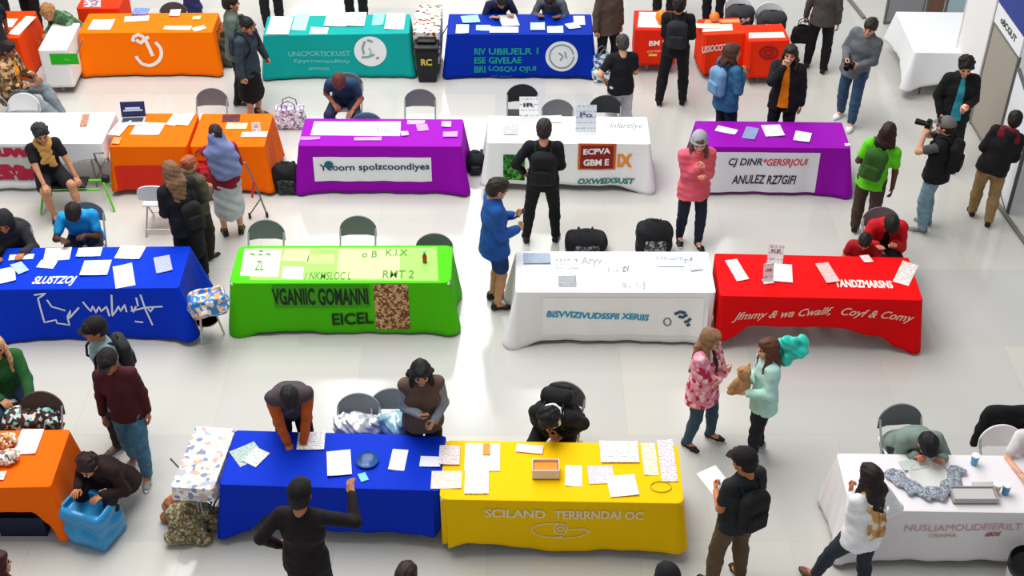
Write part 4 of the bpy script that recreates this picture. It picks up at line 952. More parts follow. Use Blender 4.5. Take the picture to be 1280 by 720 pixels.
pn = P_('person in black top and black cap from behind, right hand raised', hp=(375, 618), h=6, H=1.82, nod=6, lean=4, top='long', tc='#1c1416', bc='#17141a', hair='short', hat='cap', hatc='#100e10', skin='#b87a52', L='hip', Rr='raise', fat=1.1)
po = P_('person with blue hood, only the dark hair showing at the bottom edge', hp=(508, 722), h=10, H=1.68, top='hoodie', tc='#2a9ad0', bc='#222530', hair='short', hc='#2a1714', skin=S1)
pp = P_('person in dark knit hat at the bottom edge below the yellow table', hp=(834, 722), h=340, H=1.66, top='jacket', tc='#1a1a22', bc=BK, hair='short', hat='beanie', hatc='#15151c', skin=S1)
pq = P_('person with dark red hair cut off at the bottom left corner', hp=(-4, 706), h=60, H=1.64, top='long', tc='#5a1c28', bc=BK, hair='bob', hc='#3a1018', skin=S1)
pr = P_('person with bushy dark brown hair crouched at the end of the orange table', hp=(110, 582), h=200, H=1.56, hip=.42, lean=38, nod=10, top='jacket', tc='#2c1a1c', bc='#241a20', hair='curly', hc='#2c1618', skin='#d08858', L='knee', Rr='knee', feet=[(-.14, .36), (.12, .40)])

# ---------------------------------------------------------------- bags worn
backpack(pG, 'dark backpack with grey patches on the tall person in black', '#1b1c20', sc_=.95, kind='print', ) if False else backpack(pG, 'dark backpack on the back of the tall person in black', '#26272d', sc_=.98)
backpack(pX, 'black backpack worn by the person before the white table', '#121318', sc_=1.05, dz=-.03)
backpack(pI, 'pale blue backpack worn over the denim jacket', '#6f9ac0', sc_=.95)
backpack(pP, 'green and black backpack on the person in the bright green shirt', '#2e5a20', '#3c8a24', sc_=.95, side=-.03)
backpack(pj, 'black backpack on the person holding a white sheet', '#15161a', sc_=1.0, dz=-.06)
backpack(pb, 'dark backpack behind the pale teal shirt', '#2c2a2e', sc_=.95, dz=-.05)
backpack(pN, 'black camera backpack with two grey labels', '#101014', sc_=1.0)
backpack(pR, 'black and cream patterned bag on the back of the black coat', '#1c1a1a', '#1a1a1a', sc_=.80, dz=-.16, side=.05)
backpack(pD, 'dark grey blue backpack on the person in the denim jacket', '#2e3c4a', sc_=.85)

backpack(pg, 'black backpack on the curled person behind the yellow table', '#121316', sc_=1.1)

pa2 = P_('person in dark red top crouched low at the red table, left of two', hp=(1081, 302), h=200, H=1.42, hip=.46, lean=26, nod=20, top='tee', tc='#a01622', bc='#1c1c20', hair='short', hc='#15100f', skin='#c88868', L='table', Rr='lap')
# ---------------------------------------------------------------- chairs
def make_chair(label, c='#6a6c70', seat='#e8e8e6', fr='#b9bcc0', h=180, loc=(0, 0, 0)):
    r = empty('folding_chair', loc, -R(h), label, 'chair')
    mb = MB(); n = 14; V = []; F = []                        # curved, round-topped back shell
    prof = [(-.225, .56)] + [(-.225 + .0 * i, .56 + .05 * i) for i in (1, 2)] + [(.225 * -math.cos(R(9 * i)), .66 + .15 * math.sin(R(9 * i))) for i in range(1, 20)] + [(.225, .66), (.225, .61), (.225, .56)]
    for d in (0, .018):
        for x, z in prof: V.append((x, -.20 - d - .05 * (1 - (x / .225) ** 2) - .10 * (z - .56), z))
        for x, z in prof: V.append((x * .5, -.20 - d - .05 * (1 - (x / .45) ** 2) - .10 * (.56 + (z - .56) * .5 - .56), .56 + (z - .56) * .55))
    m_ = len(prof)
    for i in range(m_ - 1):
        F += [(i, i + 1, m_ + i + 1, m_ + i), (2 * m_ + i, 3 * m_ + i, 3 * m_ + i + 1, 2 * m_ + i + 1), (i, 2 * m_ + i, 2 * m_ + i + 1, i + 1)]
    F += [tuple(range(m_, 2 * m_)), tuple(range(4 * m_ - 1, 3 * m_ - 1, -1)), (0, m_, 3 * m_, 2 * m_), (m_ - 1, 3 * m_ - 1, 4 * m_ - 1, 2 * m_ - 1)]
    mb.add(V, F).build('backrest', mat(c, .6), r, True)
    MB().box((0, .0, .445), (.41, .40, .028), bev=.03).build('seat', mat(seat, .5), r, True)
    mf = mat(fr, .3, metal=.7)
    for sx in (-1, 1):
        x = sx * .215
        MB().tube([(x, .24, .012), (x, .05, .30), (x, -.12, .56), (x, -.21, .68)], .012, 8).build('front_leg', mf, r, True)
        MB().tube([(x * .95, -.26, .012), (x * .95, -.02, .26), (x * .95, .10, .43)], .011, 8).build('rear_leg', mf, r, True)
    MB().tube([(-.215, .19, .09), (.215, .19, .09)], .008, 6).build('stretcher', mf, r, True)
    MB().tube([(-.205, -.20, .08), (.205, -.20, .08)], .008, 6).build('stretcher', mf, r, True)
    return r
ch0 = make_chair('x')
def chair(px, py, label, c=None, seat=None, h=180, z=.80, group=None, first=[1], loc=None):
    if loc is None:
        p = at(px, py, z); a = -R(h); off = Vector((math.sin(a) * .26, -math.cos(a) * .26))
        loc = (p.x - off.x, p.y - off.y, 0)
    if first[0]: o = ch0; first[0] = 0
    else: o = copy_tree(ch0)
    o.location = loc; o.rotation_euler = (0, 0, -R(h)); tag(o, label, 'chair', group)
    if c or seat:
        for k in o.children:
            nm = k.name.split('.')[0]; q = {'backrest': c, 'seat': seat}.get(nm)
            if q: k.material_slots[0].link = 'OBJECT'; k.material_slots[0].material = mat(q, .6)
    return o
chair(264, 112, 'grey folding chair behind the right orange table of the second row')
chair(525, 113, 'grey folding chair behind the middle purple table, beneath the black bin')
chair(332, 277, 'grey folding chair behind the left end of the lime green table')
chair(447, 272, 'grey folding chair behind the middle of the lime green table')
chair(543, 299, 'grey folding chair tucked low behind the right end of the lime green table', z=.74)
chair(653, 107, 'black folding chair behind the second-row white table, left of three', '#26272b', '#2c2d30')
chair(697, 126, 'grey folding chair behind the second-row white table, middle of three')
chair(757, 121, 'dark grey folding chair behind the second-row white table, right of three', '#34363a', '#3a3b3f')
chair(458, 147, 'blue grey folding chair beside the hunched person in dark blue', '#50707c', z=.74)
chair(28, 118, 'light grey folding chair behind the white table at the left edge', '#dcdde0', '#e8e8e8')
chair(50, 492, 'dark brown grey folding chair behind the front-row orange table', '#4a4442', '#4a4442')
chair(190, 232, 'white folding chair in front of the left orange table', '#eceae8', '#f0f0ee', h=0)
chair(1254, 534, 'white folding chair with a black coat over it behind the lower right table', '#e6e4e2', '#ececea')
bx1, bx2 = at(921, 10, .6).x, at(959, 14, .6).x
chair(0, 0, 'white folding chair carrying a dark backpack with pink pocket', '#e8e8ea', '#e8e8ea', loc=(bx1, t6.c.y + t6.D / 2 + .36, 0))
chair(0, 0, 'white folding chair carrying a dark backpack with white pocket', '#e8e8ea', '#e8e8ea', loc=(bx2, t7.c.y + t7.D / 2 + .36, 0))
chair(448, 494, 'grey folding chair with silver bags behind the plain blue table', '#8c8f94', '#9a9ca0')
chair(490, 488, 'grey folding chair with clear blue bag behind the plain blue table', '#8c8f94', '#9a9ca0')
chair(216, 4, 'dark grey folding chair behind the swirl-emblem orange table', '#4c4e54', '#4c4e54')
for lb, i, g in (('folding chair under the person in bright blue shirt at the blue table', pU, None), ('folding chair under the hunched person at the purple table', pW, None), ('folding chair under the person in red jacket at the red table', pa, None), ('folding chair under the curled person at the yellow table', pg, None),
                 ('folding chair under the bowed person at the lower right table', pl, None), ('folding chair under the hooded person at the blue table', pV, None), ('folding chair under the person with orange jumper and grey jeans', pB, None), ('folding chair under the person in green jacket at the left edge', pd, None)):
    r = i['root']; chair(0, 0, lb, loc=tuple(r.location), h=-math.degrees(r.rotation_euler[2]))

# ---------------------------------------------------------------- soft things
def soft(name, px, py, fn, lo, hi, m, label, cat, z=0.0, rz=0, v=.012, group=None, parts=None):
    """a soft thing built as one skin; fn fills the field; parts adds its other pieces"""
    p = at(px, py, z); f = Field(lo, hi, v); fn(f); V, Q = f.mesh()
    if parts:
        r = empty(name, (p.x, p.y, z), R(rz), label, cat, group); mesh_np('bag_body' if 'bag' in name or 'pack' in name else 'body', V, Q, m, r); parts(r); return r
    o = mesh_np(name, V, Q, m); o.location = (p.x, p.y, z); o.rotation_euler = (0, 0, R(rz)); return tag(o, label, cat, group)
def floor_pack(px, py, label, w=.22, h=.24, c='#141519', pc='#8e9094', z=0.0, rz=0, cat='backpack'):
    def fn(f): f.rbox((0, 0, h * .75), (w, .15, h * .75), .09); f.ell((0, 0, h * 1.25), (w * .8, .13, h * .5), k=.06); f.folds(.008, 22, px); f.cut((0, 0, .002), (0, 0, -1))
    def pt(r):
        f = Field((-.3, -.3, -.02), (.3, .1, .6), .011); f.rbox((w * .05, -.14, h * .55), (w * .6, .045, h * .45), .03); f.folds(.004, 30, 2); f.cut((0, 0, .002), (0, 0, -1)); V, Q = f.mesh(); mesh_np('front_pocket', V, Q, mat(pc, .8, 'print', c2=['#2c2d31', pc, '#3a3b40'], scale=1.4), r)
        for sx in (-1, 1): MB().tube([(sx * .08, .12, h * 1.5), (sx * .09, .20, h * 1.3), (sx * .10, .22, h * .7), (sx * .12, .15, .05)], .013, 6).build('strap', mat('#1a1a1d', .8, 'cloth'), r, True)
        MB().tube([(-.05, 0, h * 1.66), (-.03, 0, h * 1.80), (.03, 0, h * 1.80), (.05, 0, h * 1.66)], .009, 6).build('handle', mat('#1a1a1d', .8), r, True)
    return soft('backpack', px, py, fn, (-.36, -.28, -.03), (.36, .28, .60), mat(c, .8, 'cloth'), label, cat, z, rz, parts=pt)
floor_pack(732, 312, 'black backpack lying low on the floor behind the third-row white table', .27, .16, pc='#6b7078')
floor_pack(816, 316, 'upright black backpack with grey print beside the pink coat', .23, .29)
floor_pack(360, 236, 'glossy black bag on the floor left of the middle purple table', .20, .24, c='#0e0e10', pc='#1c1c1f')
floor_pack(594, 212, 'small black bag on the floor right of the middle purple table', .12, .16, c='#17171b', pc='#222226')
b1_ = floor_pack(921, 12, 'dark grey backpack with pink pocket standing on a white chair', .22, .20, c='#3a3c40', pc='#c89a9c', z=.462)
b2_ = floor_pack(959, 18, 'dark grey backpack with white pocket and red side on a white chair', .22, .20, c='#36383c', pc='#e0dedc', z=.462)
b1_.location = (bx1, t6.c.y + t6.D / 2 + .34, .462); b2_.location = (bx2, t7.c.y + t7.D / 2 + .34, .462)
def tote(px, py, label, m, w=.20, h=.34, z=0, rz=0, hc='#888888', handles=True, d=.10, cat='bag'):
    def fn(f): f.rbox((0, 0, h / 2), (w, d, h / 2), .04); f.ell((0, 0, h * .35), (w * 1.12, d * 1.3, h * .33), k=.05); f.folds(.010, 24, px * .1); f.rbox((0, 0, h), (w * .82, d * .62, h * .18), .02, k=.02, op='s'); f.cut((0, 0, .002), (0, 0, -1))
    def pt(r):
        if handles:
            for sy in (-1, 1): MB().tube([(-w * .5, sy * d * .8, h * .86), (-w * .45, sy * d * .75, h * 1.2), (0, sy * d * .6, h * 1.35), (w * .45, sy * d * .75, h * 1.2), (w * .5, sy * d * .8, h * .86)], .008, 6).build('handle', mat(hc, .7), r, True)
    return soft('tote_bag' if handles else 'bag', px, py, fn, (-w - .12, -d - .12, -.03), (w + .12, d + .12, h + .10), m, label, cat, z, rz, v=.011, parts=pt)
tote(364, 158, 'white and violet patterned tote between orange and purple tables', mat('#e8e4ee', .8, 'print', c2=['#8a7a9c', '#f4f2f6', '#c8bcd4'], scale=1.6), .21, .34, hc='#57525c')
tote(752, 100, 'white bag with green and blue prints next to the brown jacket', mat('#e6e8ea', .8, 'print', c2=['#5f8f7a', '#4a6aa8', '#f2f4f6'], scale=.9), .14, .42, rz=10)
tote(262, 246, 'red shopping bag with dark print beside the blue lilac shawl', mat('#c01428', .7, 'print', c2=['#c01428', '#d83040', '#7c1020', '#c01428'], scale=.8), .24, .55, hc='#a01020')
tote(120, 668, 'shiny blue plastic bag on the floor by the front-row orange table', mat('#1f8fcc', .28, spec=.6), .25, .46, hc='#57b8e4', d=.19, rz=-20, handles=False)
tote(1024, 640, 'black and white patterned bag hanging by the lower right table corner', mat('#2a2a2c', .8, 'print', c2=['#e4e2de', '#8a8784', '#2a2a2c'], scale=1.8), .11, .24, z=.45, cat='bag') if False else None
tote(243, 22, 'navy blue bag behind the right end of the swirl-emblem table', mat('#232a5c', .7, 'cloth'), .13, .62, hc='#1a1f48', d=.08)
tote(283, 80, 'dark grey green bag on the floor at the right end of the swirl-emblem table', mat('#39423c', .8, 'cloth'), .13, .50, hc='#2a302c', d=.14)
kb = tote(1000, 80, 'black shoulder bag carried by the person in brown grey top', mat('#101014', .7, 'cloth'), .16, .30, hc='#101014', d=.06); kb.location = wrist(pK, 0) - Vector((0, 0, .38))
def crumple(px, py, w, h, m, label, rz=0):
    def fn(f):
        rnd = random.Random(px)
        f.ell((0, 0, h * .42), (w, w * .62, h * .42), k=.04)
        for i in range(9): a = rnd.uniform(0, 6.28); f.cone((0, 0, h * .4), (w * .8 * math.cos(a), w * .5 * math.sin(a), h * rnd.uniform(.3, .95)), .07, .035, k=.03)
        f.folds(.016, 26, px); f.folds(.006, 60, 2); f.cut((0, 0, .003), (0, 0, -1))
    return soft('plastic_bag', px, py, fn, (-w - .14, -w - .1, -.03), (w + .14, w + .1, h + .16), m, label, 'bag', z=.462, rz=rz, v=.010)
crumple(449, 546, .24, .34, mat('#d4d8dc', .25, metal=.45, spec=.7), 'crumpled silver bag on a chair behind the plain blue table')
crumple(500, 546, .23, .34, mat('#9ccbe2', .22, metal=.2, spec=.8), 'crumpled pale blue bag on a chair behind the plain blue table', -12)
# camouflage heap
def heap(f):
    rnd = random.Random(5)
    for i in range(16): f.ell((rnd.uniform(-.2, .2), rnd.uniform(-.13, .13), rnd.uniform(.05, .32)), (rnd.uniform(.07, .12), rnd.uniform(.07, .10), rnd.uniform(.06, .10)), k=.04)
    f.folds(.010, 34, 1); f.cut((0, 0, .002), (0, 0, -1))
soft('camouflage_bag', 250, 668, heap, (-.40, -.34, -.03), (.40, .34, .52), mat('#7c7a5c', .85, 'print', c2=['#57523a', '#a49a78', '#8c5a44', '#b8b494', '#6a6848'], scale=2.2), 'camouflage patterned bag heaped on the floor below the patterned cloth', 'bag')
soft('orange_bag', 220, 650, lambda f: (f.ell((0, 0, .20), (.10, .08, .14), k=.03), f.ell((.06, .02, .12), (.08, .08, .10), k=.04), f.ell((-.05, 0, .06), (.10, .07, .06), k=.04), f.folds(.008, 36, 3), f.cut((0, 0, .002), (0, 0, -1))),
     (-.22, -.2, -.03), (.24, .2, .42), mat('#a8684a', .85, 'print', c2=['#d06a30', '#7c6450', '#b08a70'], scale=2), 'small orange brown bag leaning on the camouflage bag', 'bag')
# snacks bag on a stool at the end of the blue table
r = empty('stool', at(262, 420), R(10), 'small stool with splayed legs between blue and green tables', 'stool')
MB().lathe([(.01, .52), (.15, .52), (.16, .535), (.15, .55), (.01, .55)]).build('seat', mat('#8c6a54', .6), r, True)
for i in range(3):
    a = 2.09 * i; MB().tube([(.08 * math.cos(a), .08 * math.sin(a), .53), (.17 * math.cos(a), .17 * math.sin(a), .015)], .012, 8).build('leg', mat('#d8d4ce', .4), r, True)
MB().lathe([(.118, .24), (.126, .235), (.134, .24), (.126, .25), (.118, .24)]).build('footring', mat('#a06a4c', .4, metal=.5), r, True)
tote(262, 388, 'glossy snack bag in blue, orange and white at the blue table end', mat('#2f86d0', .35, 'print', c2=['#f0a058', '#f4f0e8', '#3c78c8', '#e8c8a0', '#2f86d0'], scale=1.1), .20, .24, z=.555, handles=False, d=.14, rz=20)
# dark heaps around the orange table at the lower left
soft('patterned_jacket', 42, 528, lambda f: (f.rbox((0, 0, .06), (.30, .13, .06), .05), f.ell((.12, .0, .10), (.12, .10, .08), k=.05), f.ell((-.14, .02, .10), (.13, .10, .07), k=.05), f.folds(.010, 30, 2), f.cut((0, 0, .002), (0, 0, -1))), (-.42, -.26, -.03), (.42, .26, .26),
     mat('#3a2c2c', .85, 'print', c2=['#e0dcd8', '#4a3836', '#7fd0cc', '#2c2222'], scale=1.2), 'dark patterned jacket bundled on the chair behind the orange table', 'jacket', z=.465)
for px, py, cs, lb in ((6, 556, ['#f0b070', '#8a3c30', '#f4e8d8', '#c87840'], 'pile of orange wrapped snacks on the left orange table, upper one'), (8, 577, ['#e8e0d4', '#6a4c40', '#b89c84', '#f4f0e8'], 'pile of cream wrapped snacks on the left orange table, lower one')):
    soft('snack_bag', px, py, lambda f: (f.ell((0, 0, .05), (.13, .09, .06), k=.03), f.ell((.06, .02, .08), (.07, .06, .05), k=.03), f.ell((-.06, -.02, .08), (.07, .06, .04), k=.03), f.folds(.006, 50, 1), f.cut((0, 0, .003), (0, 0, -1))),
         (-.24, -.2, -.03), (.24, .2, .20), mat(cs[0], .4, 'print', c2=cs[1:], scale=2), lb, 'snack bag', z=TH)
def openbox(name, px, py, w, d, h, m, label, cat, z=0, rz=0, im=None):
    p = at(px, py, z); r = empty(name, (p.x, p.y, z), R(rz), label, cat); t = .008
    mb = MB().box((0, 0, t / 2 + .001), (w, d, t)); 
    for sx in (-1, 1): mb.box((sx * (w / 2 - t / 2), 0, h / 2), (t, d, h))
    for sy in (-1, 1): mb.box((0, sy * (d / 2 - t / 2), h / 2), (w - 2 * t, t, h))
    mb.build('tray', m, r); MB().box((0, 0, h * .45), (w - 3 * t, d - 3 * t, h * .7), bev=.01).build('contents', im or mat('#ece8e2', .7), r); return r
openbox('storage_box', 36, 656, .46, .30, .26, mat('#141a3c', .6), 'dark blue box on the floor under the front-row orange table', 'box', im=mat('#1a2046', .7))
# turquoise crumpled bag on the mint jacket's back, plush toy in front
def lumps(seed, n, rx, ry, rz, r0, r1, amp=.006):
    def fn(f):
        rnd = random.Random(seed)
        for i in range(n): f.ell((rnd.uniform(-rx, rx), rnd.uniform(-ry, ry), rnd.uniform(-rz, rz)), (rnd.uniform(r0, r1),) * 3, k=.03)
        f.folds(amp, 45, seed)
    return fn
p = pi['W'] @ Vector(pi['C'] + pi['Rs'] @ A3(.02, -.24, .30)); f = Field((-.24, -.2, -.26), (.24, .2, .26), .010); lumps(4, 14, .10, .07, .12, .05, .08, .009)(f); V, Q = f.mesh()
o = mesh_np('crumpled_bag', V, Q, mat('#19c2b0', .35, spec=.6)); o.location = p; tag(o, 'turquoise crumpled plastic bag slung behind the mint jacket', 'bag')
p = pi['W'] @ Vector(pi['C'] + pi['Rs'] @ A3(0, .25, -.02)); f = Field((-.22, -.2, -.24), (.22, .2, .30), .010)
f.ell((0, 0, -.04), (.095, .08, .12), k=.03); f.ell((0, 0, .12), (.075, .07, .07), k=.02)
for sx in (-1, 1): f.ell((sx * .06, 0, .18), (.025, .015, .025), k=.01); f.cone((sx * .08, .02, .03), (sx * .13, .05, -.05), .032, .026, k=.02); f.cone((sx * .05, .03, -.12), (sx * .07, .09, -.17), .036, .032, k=.02)
f.ell((0, .06, .11), (.03, .03, .025), k=.01); f.folds(.003, 70, 1); V, Q = f.mesh(); o = empty('plush_toy', p, R(40), 'light brown plush bear held against the mint jacket', 'toy'); mesh_np('body', V, Q, mat('#b98a5e', .95, 'hair'), o)
for sx in (-1, 1): MB().ell((sx * .025, .062, .135), (.007, .006, .007), 8).build('eye', mat('#1a1210', .3), o)
# black coat over the chair at the lower right
soft('coat', 1256, 550, lambda f: (f.rbox((0, 0, .22), (.26, .05, .24), .05), f.cone((-.24, 0, .38), (.24, 0, .38), .065, k=.05), f.cone((-.25, -.02, .36), (-.34, -.06, .02), .07, .05, k=.05), f.cone((.25, -.02, .36), (.36, -.06, .0), .07, .05, k=.05), f.rbox((0, -.10, .10), (.17, .10, .16), .03, k=.02, op='s'), f.folds(.009, 24, 2)),
     (-.52, -.24, -.12), (.52, .24, .54), mat('#0f0f12', .85, 'cloth'), 'black coat hung over the white chair at the lower right', 'coat', z=.42)

# ---------------------------------------------------------------- small hard things
def binn(px, py):
    p = at(px, py); r = empty('waste_bin', p, 0, 'black waste bin with yellow recycling mark between turquoise and blue tables', 'bin')
    MB().box((0, 0, .29), (.36, .30, .58), bev=.04, taper=.8).build('bin_body', mat('#17181a', .5), r, True)
    MB().box((0, 0, .60), (.39, .33, .045), bev=.03).box((0, .05, .645), (.30, .18, .05), bev=.03).build('lid', mat('#101113', .45), r, True)
    V, F = glyphs('RC', .04); a = V.min(0); w = V.max(0) - a; V = (V - a) / w
    MB().add([(-.085 + .17 * v[0], -.172 + (.0 - (1 - v[1])) * .006 + .008 * 0 - .0, .33 + .11 * v[1]) for v in V], F).build('recycling_mark', mat('#c9b84e', .6), r)
    for sx in (-1, 1): MB().tube([(sx * .19, -.08, .56), (sx * .225, -.07, .56), (sx * .225, .07, .56), (sx * .19, .08, .56)], .010, 6).build('handle', mat('#17181a', .5), r, True)
binn(535, 99)
def laptop(px, py, z, rz, label):
    p = at(px, py, z); r = empty('laptop', (p.x, p.y, z), R(rz), label, 'laptop')
    MB().box((0, 0, .009), (.33, .23, .014), bev=.008).build('base', mat('#d8dade', .35, metal=.4), r, True)
    sc_ = MB().box((0, .135, .115), (.33, .008, .22), rx=R(-14), bev=.004).build('screen', mat('#2a3060', .25), r, True)
    MB().box((0, .127, .135), (.20, .004, .03), rx=R(-14)).box((0, .1215, .105), (.26, .004, .02), rx=R(-14)).build('display_text', mat('#cfd6ee', .4), sc_)
    MB().box((0, .02, .018), (.28, .11, .003)).build('keyboard', mat('#3c3f46', .5), r)
laptop(166, 152, TH + .003, 4, 'open laptop with navy screen at the corner of the left orange table')
def sign(px, py, w, h, label, c='#f4f5f7', z=TH + .003, rz=0, tx=None, tcx='#7b8088', tilt=12):
    p = at(px, py, z); r = empty('sign_holder', (p.x, p.y, z), R(rz), label, 'sign')
    MB().box((0, 0, .005), (w, .09, .008), bev=.003).build('foot', mat('#e4e6ea', .2), r)
    b_ = MB().box((0, math.sin(R(tilt)) * h / 2, .008 + h / 2), (w, .006, h), rx=-R(tilt)).build('sign_board', mat(c, .4, 'paper', scale=1.2, c2='#a7adb8'), r)
    if tx:
        V, F = glyphs(tx, .03); a = V.min(0); q = V.max(0) - a; V = (V - a) / q
        MB().add([(-w * .3 + w * .6 * v[0], math.sin(R(tilt)) * h * (.55 + .18 * v[1]) - .006, .008 + h * (.55 + .18 * v[1])) for v in V], F).build('lettering', mat(tcx, .5), b_)
sign(661, 150, .26, .32, 'white sign holder with grey picture at the back of the white table', tx='iR', tcx='#3b3f48')
sign(732, 166, .28, .38, 'pale blue sign holder standing on the white table', '#dfe6f2', tx='Po', tcx='#5a6a8a')
sign(968, 330, .18, .25, 'upright white card with grey picture at the back of the red table', rz=-8, tx='KE', tcx='#7c7f86')
sign(960, 352, .12, .22, 'narrow white card with red lines standing on the red table', rz=10, tx='A8', tcx='#d04050')
sign(321, 168, .12, .16, 'small white tent card on the right orange table', tx='A', tcx='#e0701c')
def cup(px, py, z, label, c='#5aa6cc'):
    p = at(px, py, z); r = empty('cup', (p.x, p.y, z), 0, label, 'cup')
    MB().lathe([(.030, 0), (.040, .115), (.036, .115), (.027, .006), (.002, .006)]).build('cup_body', mat(c, .35), r, True)
    MB().lathe([(.041, .110), (.043, .114), (.041, .120), (.010, .122)]).build('lid', mat('#eef2f4', .4), r, True)
cup(1217, 580, TH + .003, 'blue paper cup standing near the back edge of the lower right table')
cup(1256, 617, TH + .003, 'blue paper cup next to the tan hand cream tube', '#4f97b8')
cup(1244, 616, TH + .003, 'white and tan paper cup beside the grey tray', '#dcb89a')
openbox('tray', 1216, 622, .42, .17, .07, mat('#b4b2b0', .6), 'grey tray on the lower right white table', 'tray', z=TH + .003, im=mat('#c6c4c2', .6))
openbox('display_box', 682, 592, .26, .16, .12, mat('#e8d8d8', .7), 'pink white leaflet box on an orange base, yellow table', 'box', z=TH + .003, im=mat('#f0922a', .6))
soft('patterned_scarf', 1160, 608, lambda f: ([f.cone(a, b_, (.075, .026), (.075, .026), u=(1, 1, 0), k=.03) for a, b_ in (((-.33, .17, .03), (-.17, -.06, .03)), ((-.17, -.06, .03), (.03, -.15, .03)), ((.03, -.15, .03), (.20, -.04, .03)), ((.20, -.04, .03), (.33, .21, .03)))], f.folds(.006, 40, 2), f.cut((0, 0, .004), (0, 0, -1))),
     (-.48, -.30, -.03), (.48, .34, .14), mat('#8d939e', .85, 'print', c2=['#6f7480', '#b4b9c4', '#9aa0ac'], scale=2.6), 'grey mottled scarf lying in a curve on the lower right white table', 'scarf', z=TH)
MB().lathe([(.01, .004), (.15, .004), (.19, .030), (.185, .034), (.15, .012), (.01, .012)], (*at(1160, 596, TH)[:2], TH + .002), 28).build('plate', mat('#e2e2de', .4), None, True)
pl_ = bpy.data.objects['plate']; tag(pl_, 'pale round plate inside the curve of the grey scarf', 'plate')
MB().lathe([(.01, .004), (.09, .004), (.115, .022), (.11, .026), (.09, .010), (.01, .010)], (*at(459, 577, TH)[:2], TH + .002), 28).build('plate.001', mat('#23508f', .2), None, True)
tag(bpy.data.objects['plate.001'], 'dark blue translucent looking plate on the plain blue table', 'plate')
def ball(px, py, z, r_, c, label):
    p = at(px, py, z + r_); o = MB().ell((0, 0, r_), (r_, r_, r_), 20).build('ball', mat(c, .4), None, True); o.location = (p.x, p.y, z); tag(o, label, 'ball')
ball(828, 21, TH + .003, .11, '#f58a14', 'larger orange ball on the short red table'); ball(893, 21, TH + .003, .08, '#f2883c', 'smaller orange ball on the red table below the dark backpacks')
# bracelet loop and jars on the yellow table
o = MB().tube([(.10 * math.cos(a), .07 * math.sin(a), .008) for a in [6.2832 * i / 28 for i in range(28)]], .005, 6, close=True).build('lanyard', mat('#c8b02c', .5), None, True); q = at(826, 609, TH); o.location = (q.x, q.y, TH); tag(o, 'thin yellow green lanyard loop at the right end of the yellow table', 'lanyard')
# phones and camera in hands
def phone(p, i, label, c='#16171b', d=(.072, .148, .009)):
    w = wrist(p, i); o = MB().box((0, 0, 0), d, bev=.006).build('phone', mat(c, .3), None, True); o.location = w + Vector((0, 0, .02)); o.rotation_euler = (R(35), 0, p['W'].to_euler().z); tag(o, label, 'phone')
phone(pZ, 0, 'dark phone in the hand of the person in the blue jacket'); phone(pf, 1, 'dark phone in the hands of the long-haired person'); phone(pI, 0, 'phone held by the person in blue denim jacket'); phone(pN and pJ, 1, 'phone raised by the person in orange shirt', '#d0d2d6')
w = (wrist(pN, 0) + wrist(pN, 1)) / 2; r = empty('camera', w, pN['W'].to_euler().z, 'black camera held up by the person in the dark waistcoat', 'camera')
MB().box((0, .0, .02), (.14, .07, .09), bev=.015).box((0, 0, .075), (.06, .05, .03), bev=.01).build('camera_body', mat('#121214', .45), r, True)
MB().lathe([(.034, 0), (.036, .05), (.040, .13), (.036, .135), (.030, .12)], (0, .03, .02), 20, Matrix.Rotation(-math.pi / 2, 3, 'X')).build('lens', mat('#0c0c0e', .3), r, True)
w = (wrist(pL, 0) + wrist(pL, 1)) / 2; r = empty('camera', w, pL['W'].to_euler().z, 'dark camera held low by the person in the grey jacket', 'camera')
MB().box((0, .0, .0), (.14, .07, .10), bev=.015).build('camera_body', mat('#1a1618', .45), r, True)
MB().lathe([(.034, 0), (.036, .05), (.040, .10), (.036, .105), (.030, .09)], (0, .03, 0), 20, Matrix.Rotation(-math.pi / 2, 3, 'X')).build('lens', mat('#0c0c0e', .3), r, True)
def held(p, i, label, w_=.21, h_=.29, c='#f4f4f4', dz=.02, name='sheet_of_paper', tilt=30, dx=0):
    q = wrist(p, i); o = MB().box((0, 0, 0), (w_, h_, .003)).build(name, mat(c, .6)); o.location = q + Vector((dx, .05, dz)); o.rotation_euler = (R(tilt), 0, p['W'].to_euler().z); tag(o, label, 'paper')
held(pj, 0, 'white sheet held by the person in black shirt and cap', .22, .26, tilt=10); held(pb, 0, 'folded grey programme in the hand of the pale teal shirt', .12, .2, '#b8bcc0'); held(pE, 1, 'white leaflet held by the person in black top and pale trousers', .15, .2)
w = wrist(pM, 0); o = MB().ell((0, 0, 0), (.06, .05, .05), 14).build('snack_wrapper', mat('#f08a4a', .5, 'print', c2=['#f4f0ec', '#e8602c'], scale=2), None, True); o.location = w + Vector((0, 0, .05)); tag(o, 'orange and white snack wrapper held over the teal shirt', 'snack')

# green folding cart under the crouched visitor
p = at(104, 254); r = empty('folding_cart', p, R(4), 'lime green and black folding cart in front of the white table', 'cart'); mg = mat('#58c81e', .4); mk = mat('#17181a', .5)
MB().tube([(-.46, .02, .34), (.40, .02, .34)], .020, 8).build('frame_bar', mg, r, True); MB().tube([(-.46, -.14, .30), (.30, -.14, .30)], .016, 8).build('frame_bar', mg, r, True)
MB().box((-.12, -.06, .37), (.52, .26, .035), bev=.02).build('seat', mk, r, True)
for x, x2, y in ((.34, .46, -.16), (.34, .40, .16), (-.44, -.50, -.18), (-.44, -.46, .14)): MB().tube([(x, y * .3, .35), (x2, y * 1.5, .02)], .015, 8).build('leg', mg, r, True)
MB().tube([(.34, .03, .34), (.27, .06, .74), (.40, .06, .74)], .012, 8).build('handle', mat('#6a6c70', .4, metal=.5), r, True)
MB().box((.36, .02, .36), (.10, .09, .10), bev=.02).build('joint_block', mk, r, True)
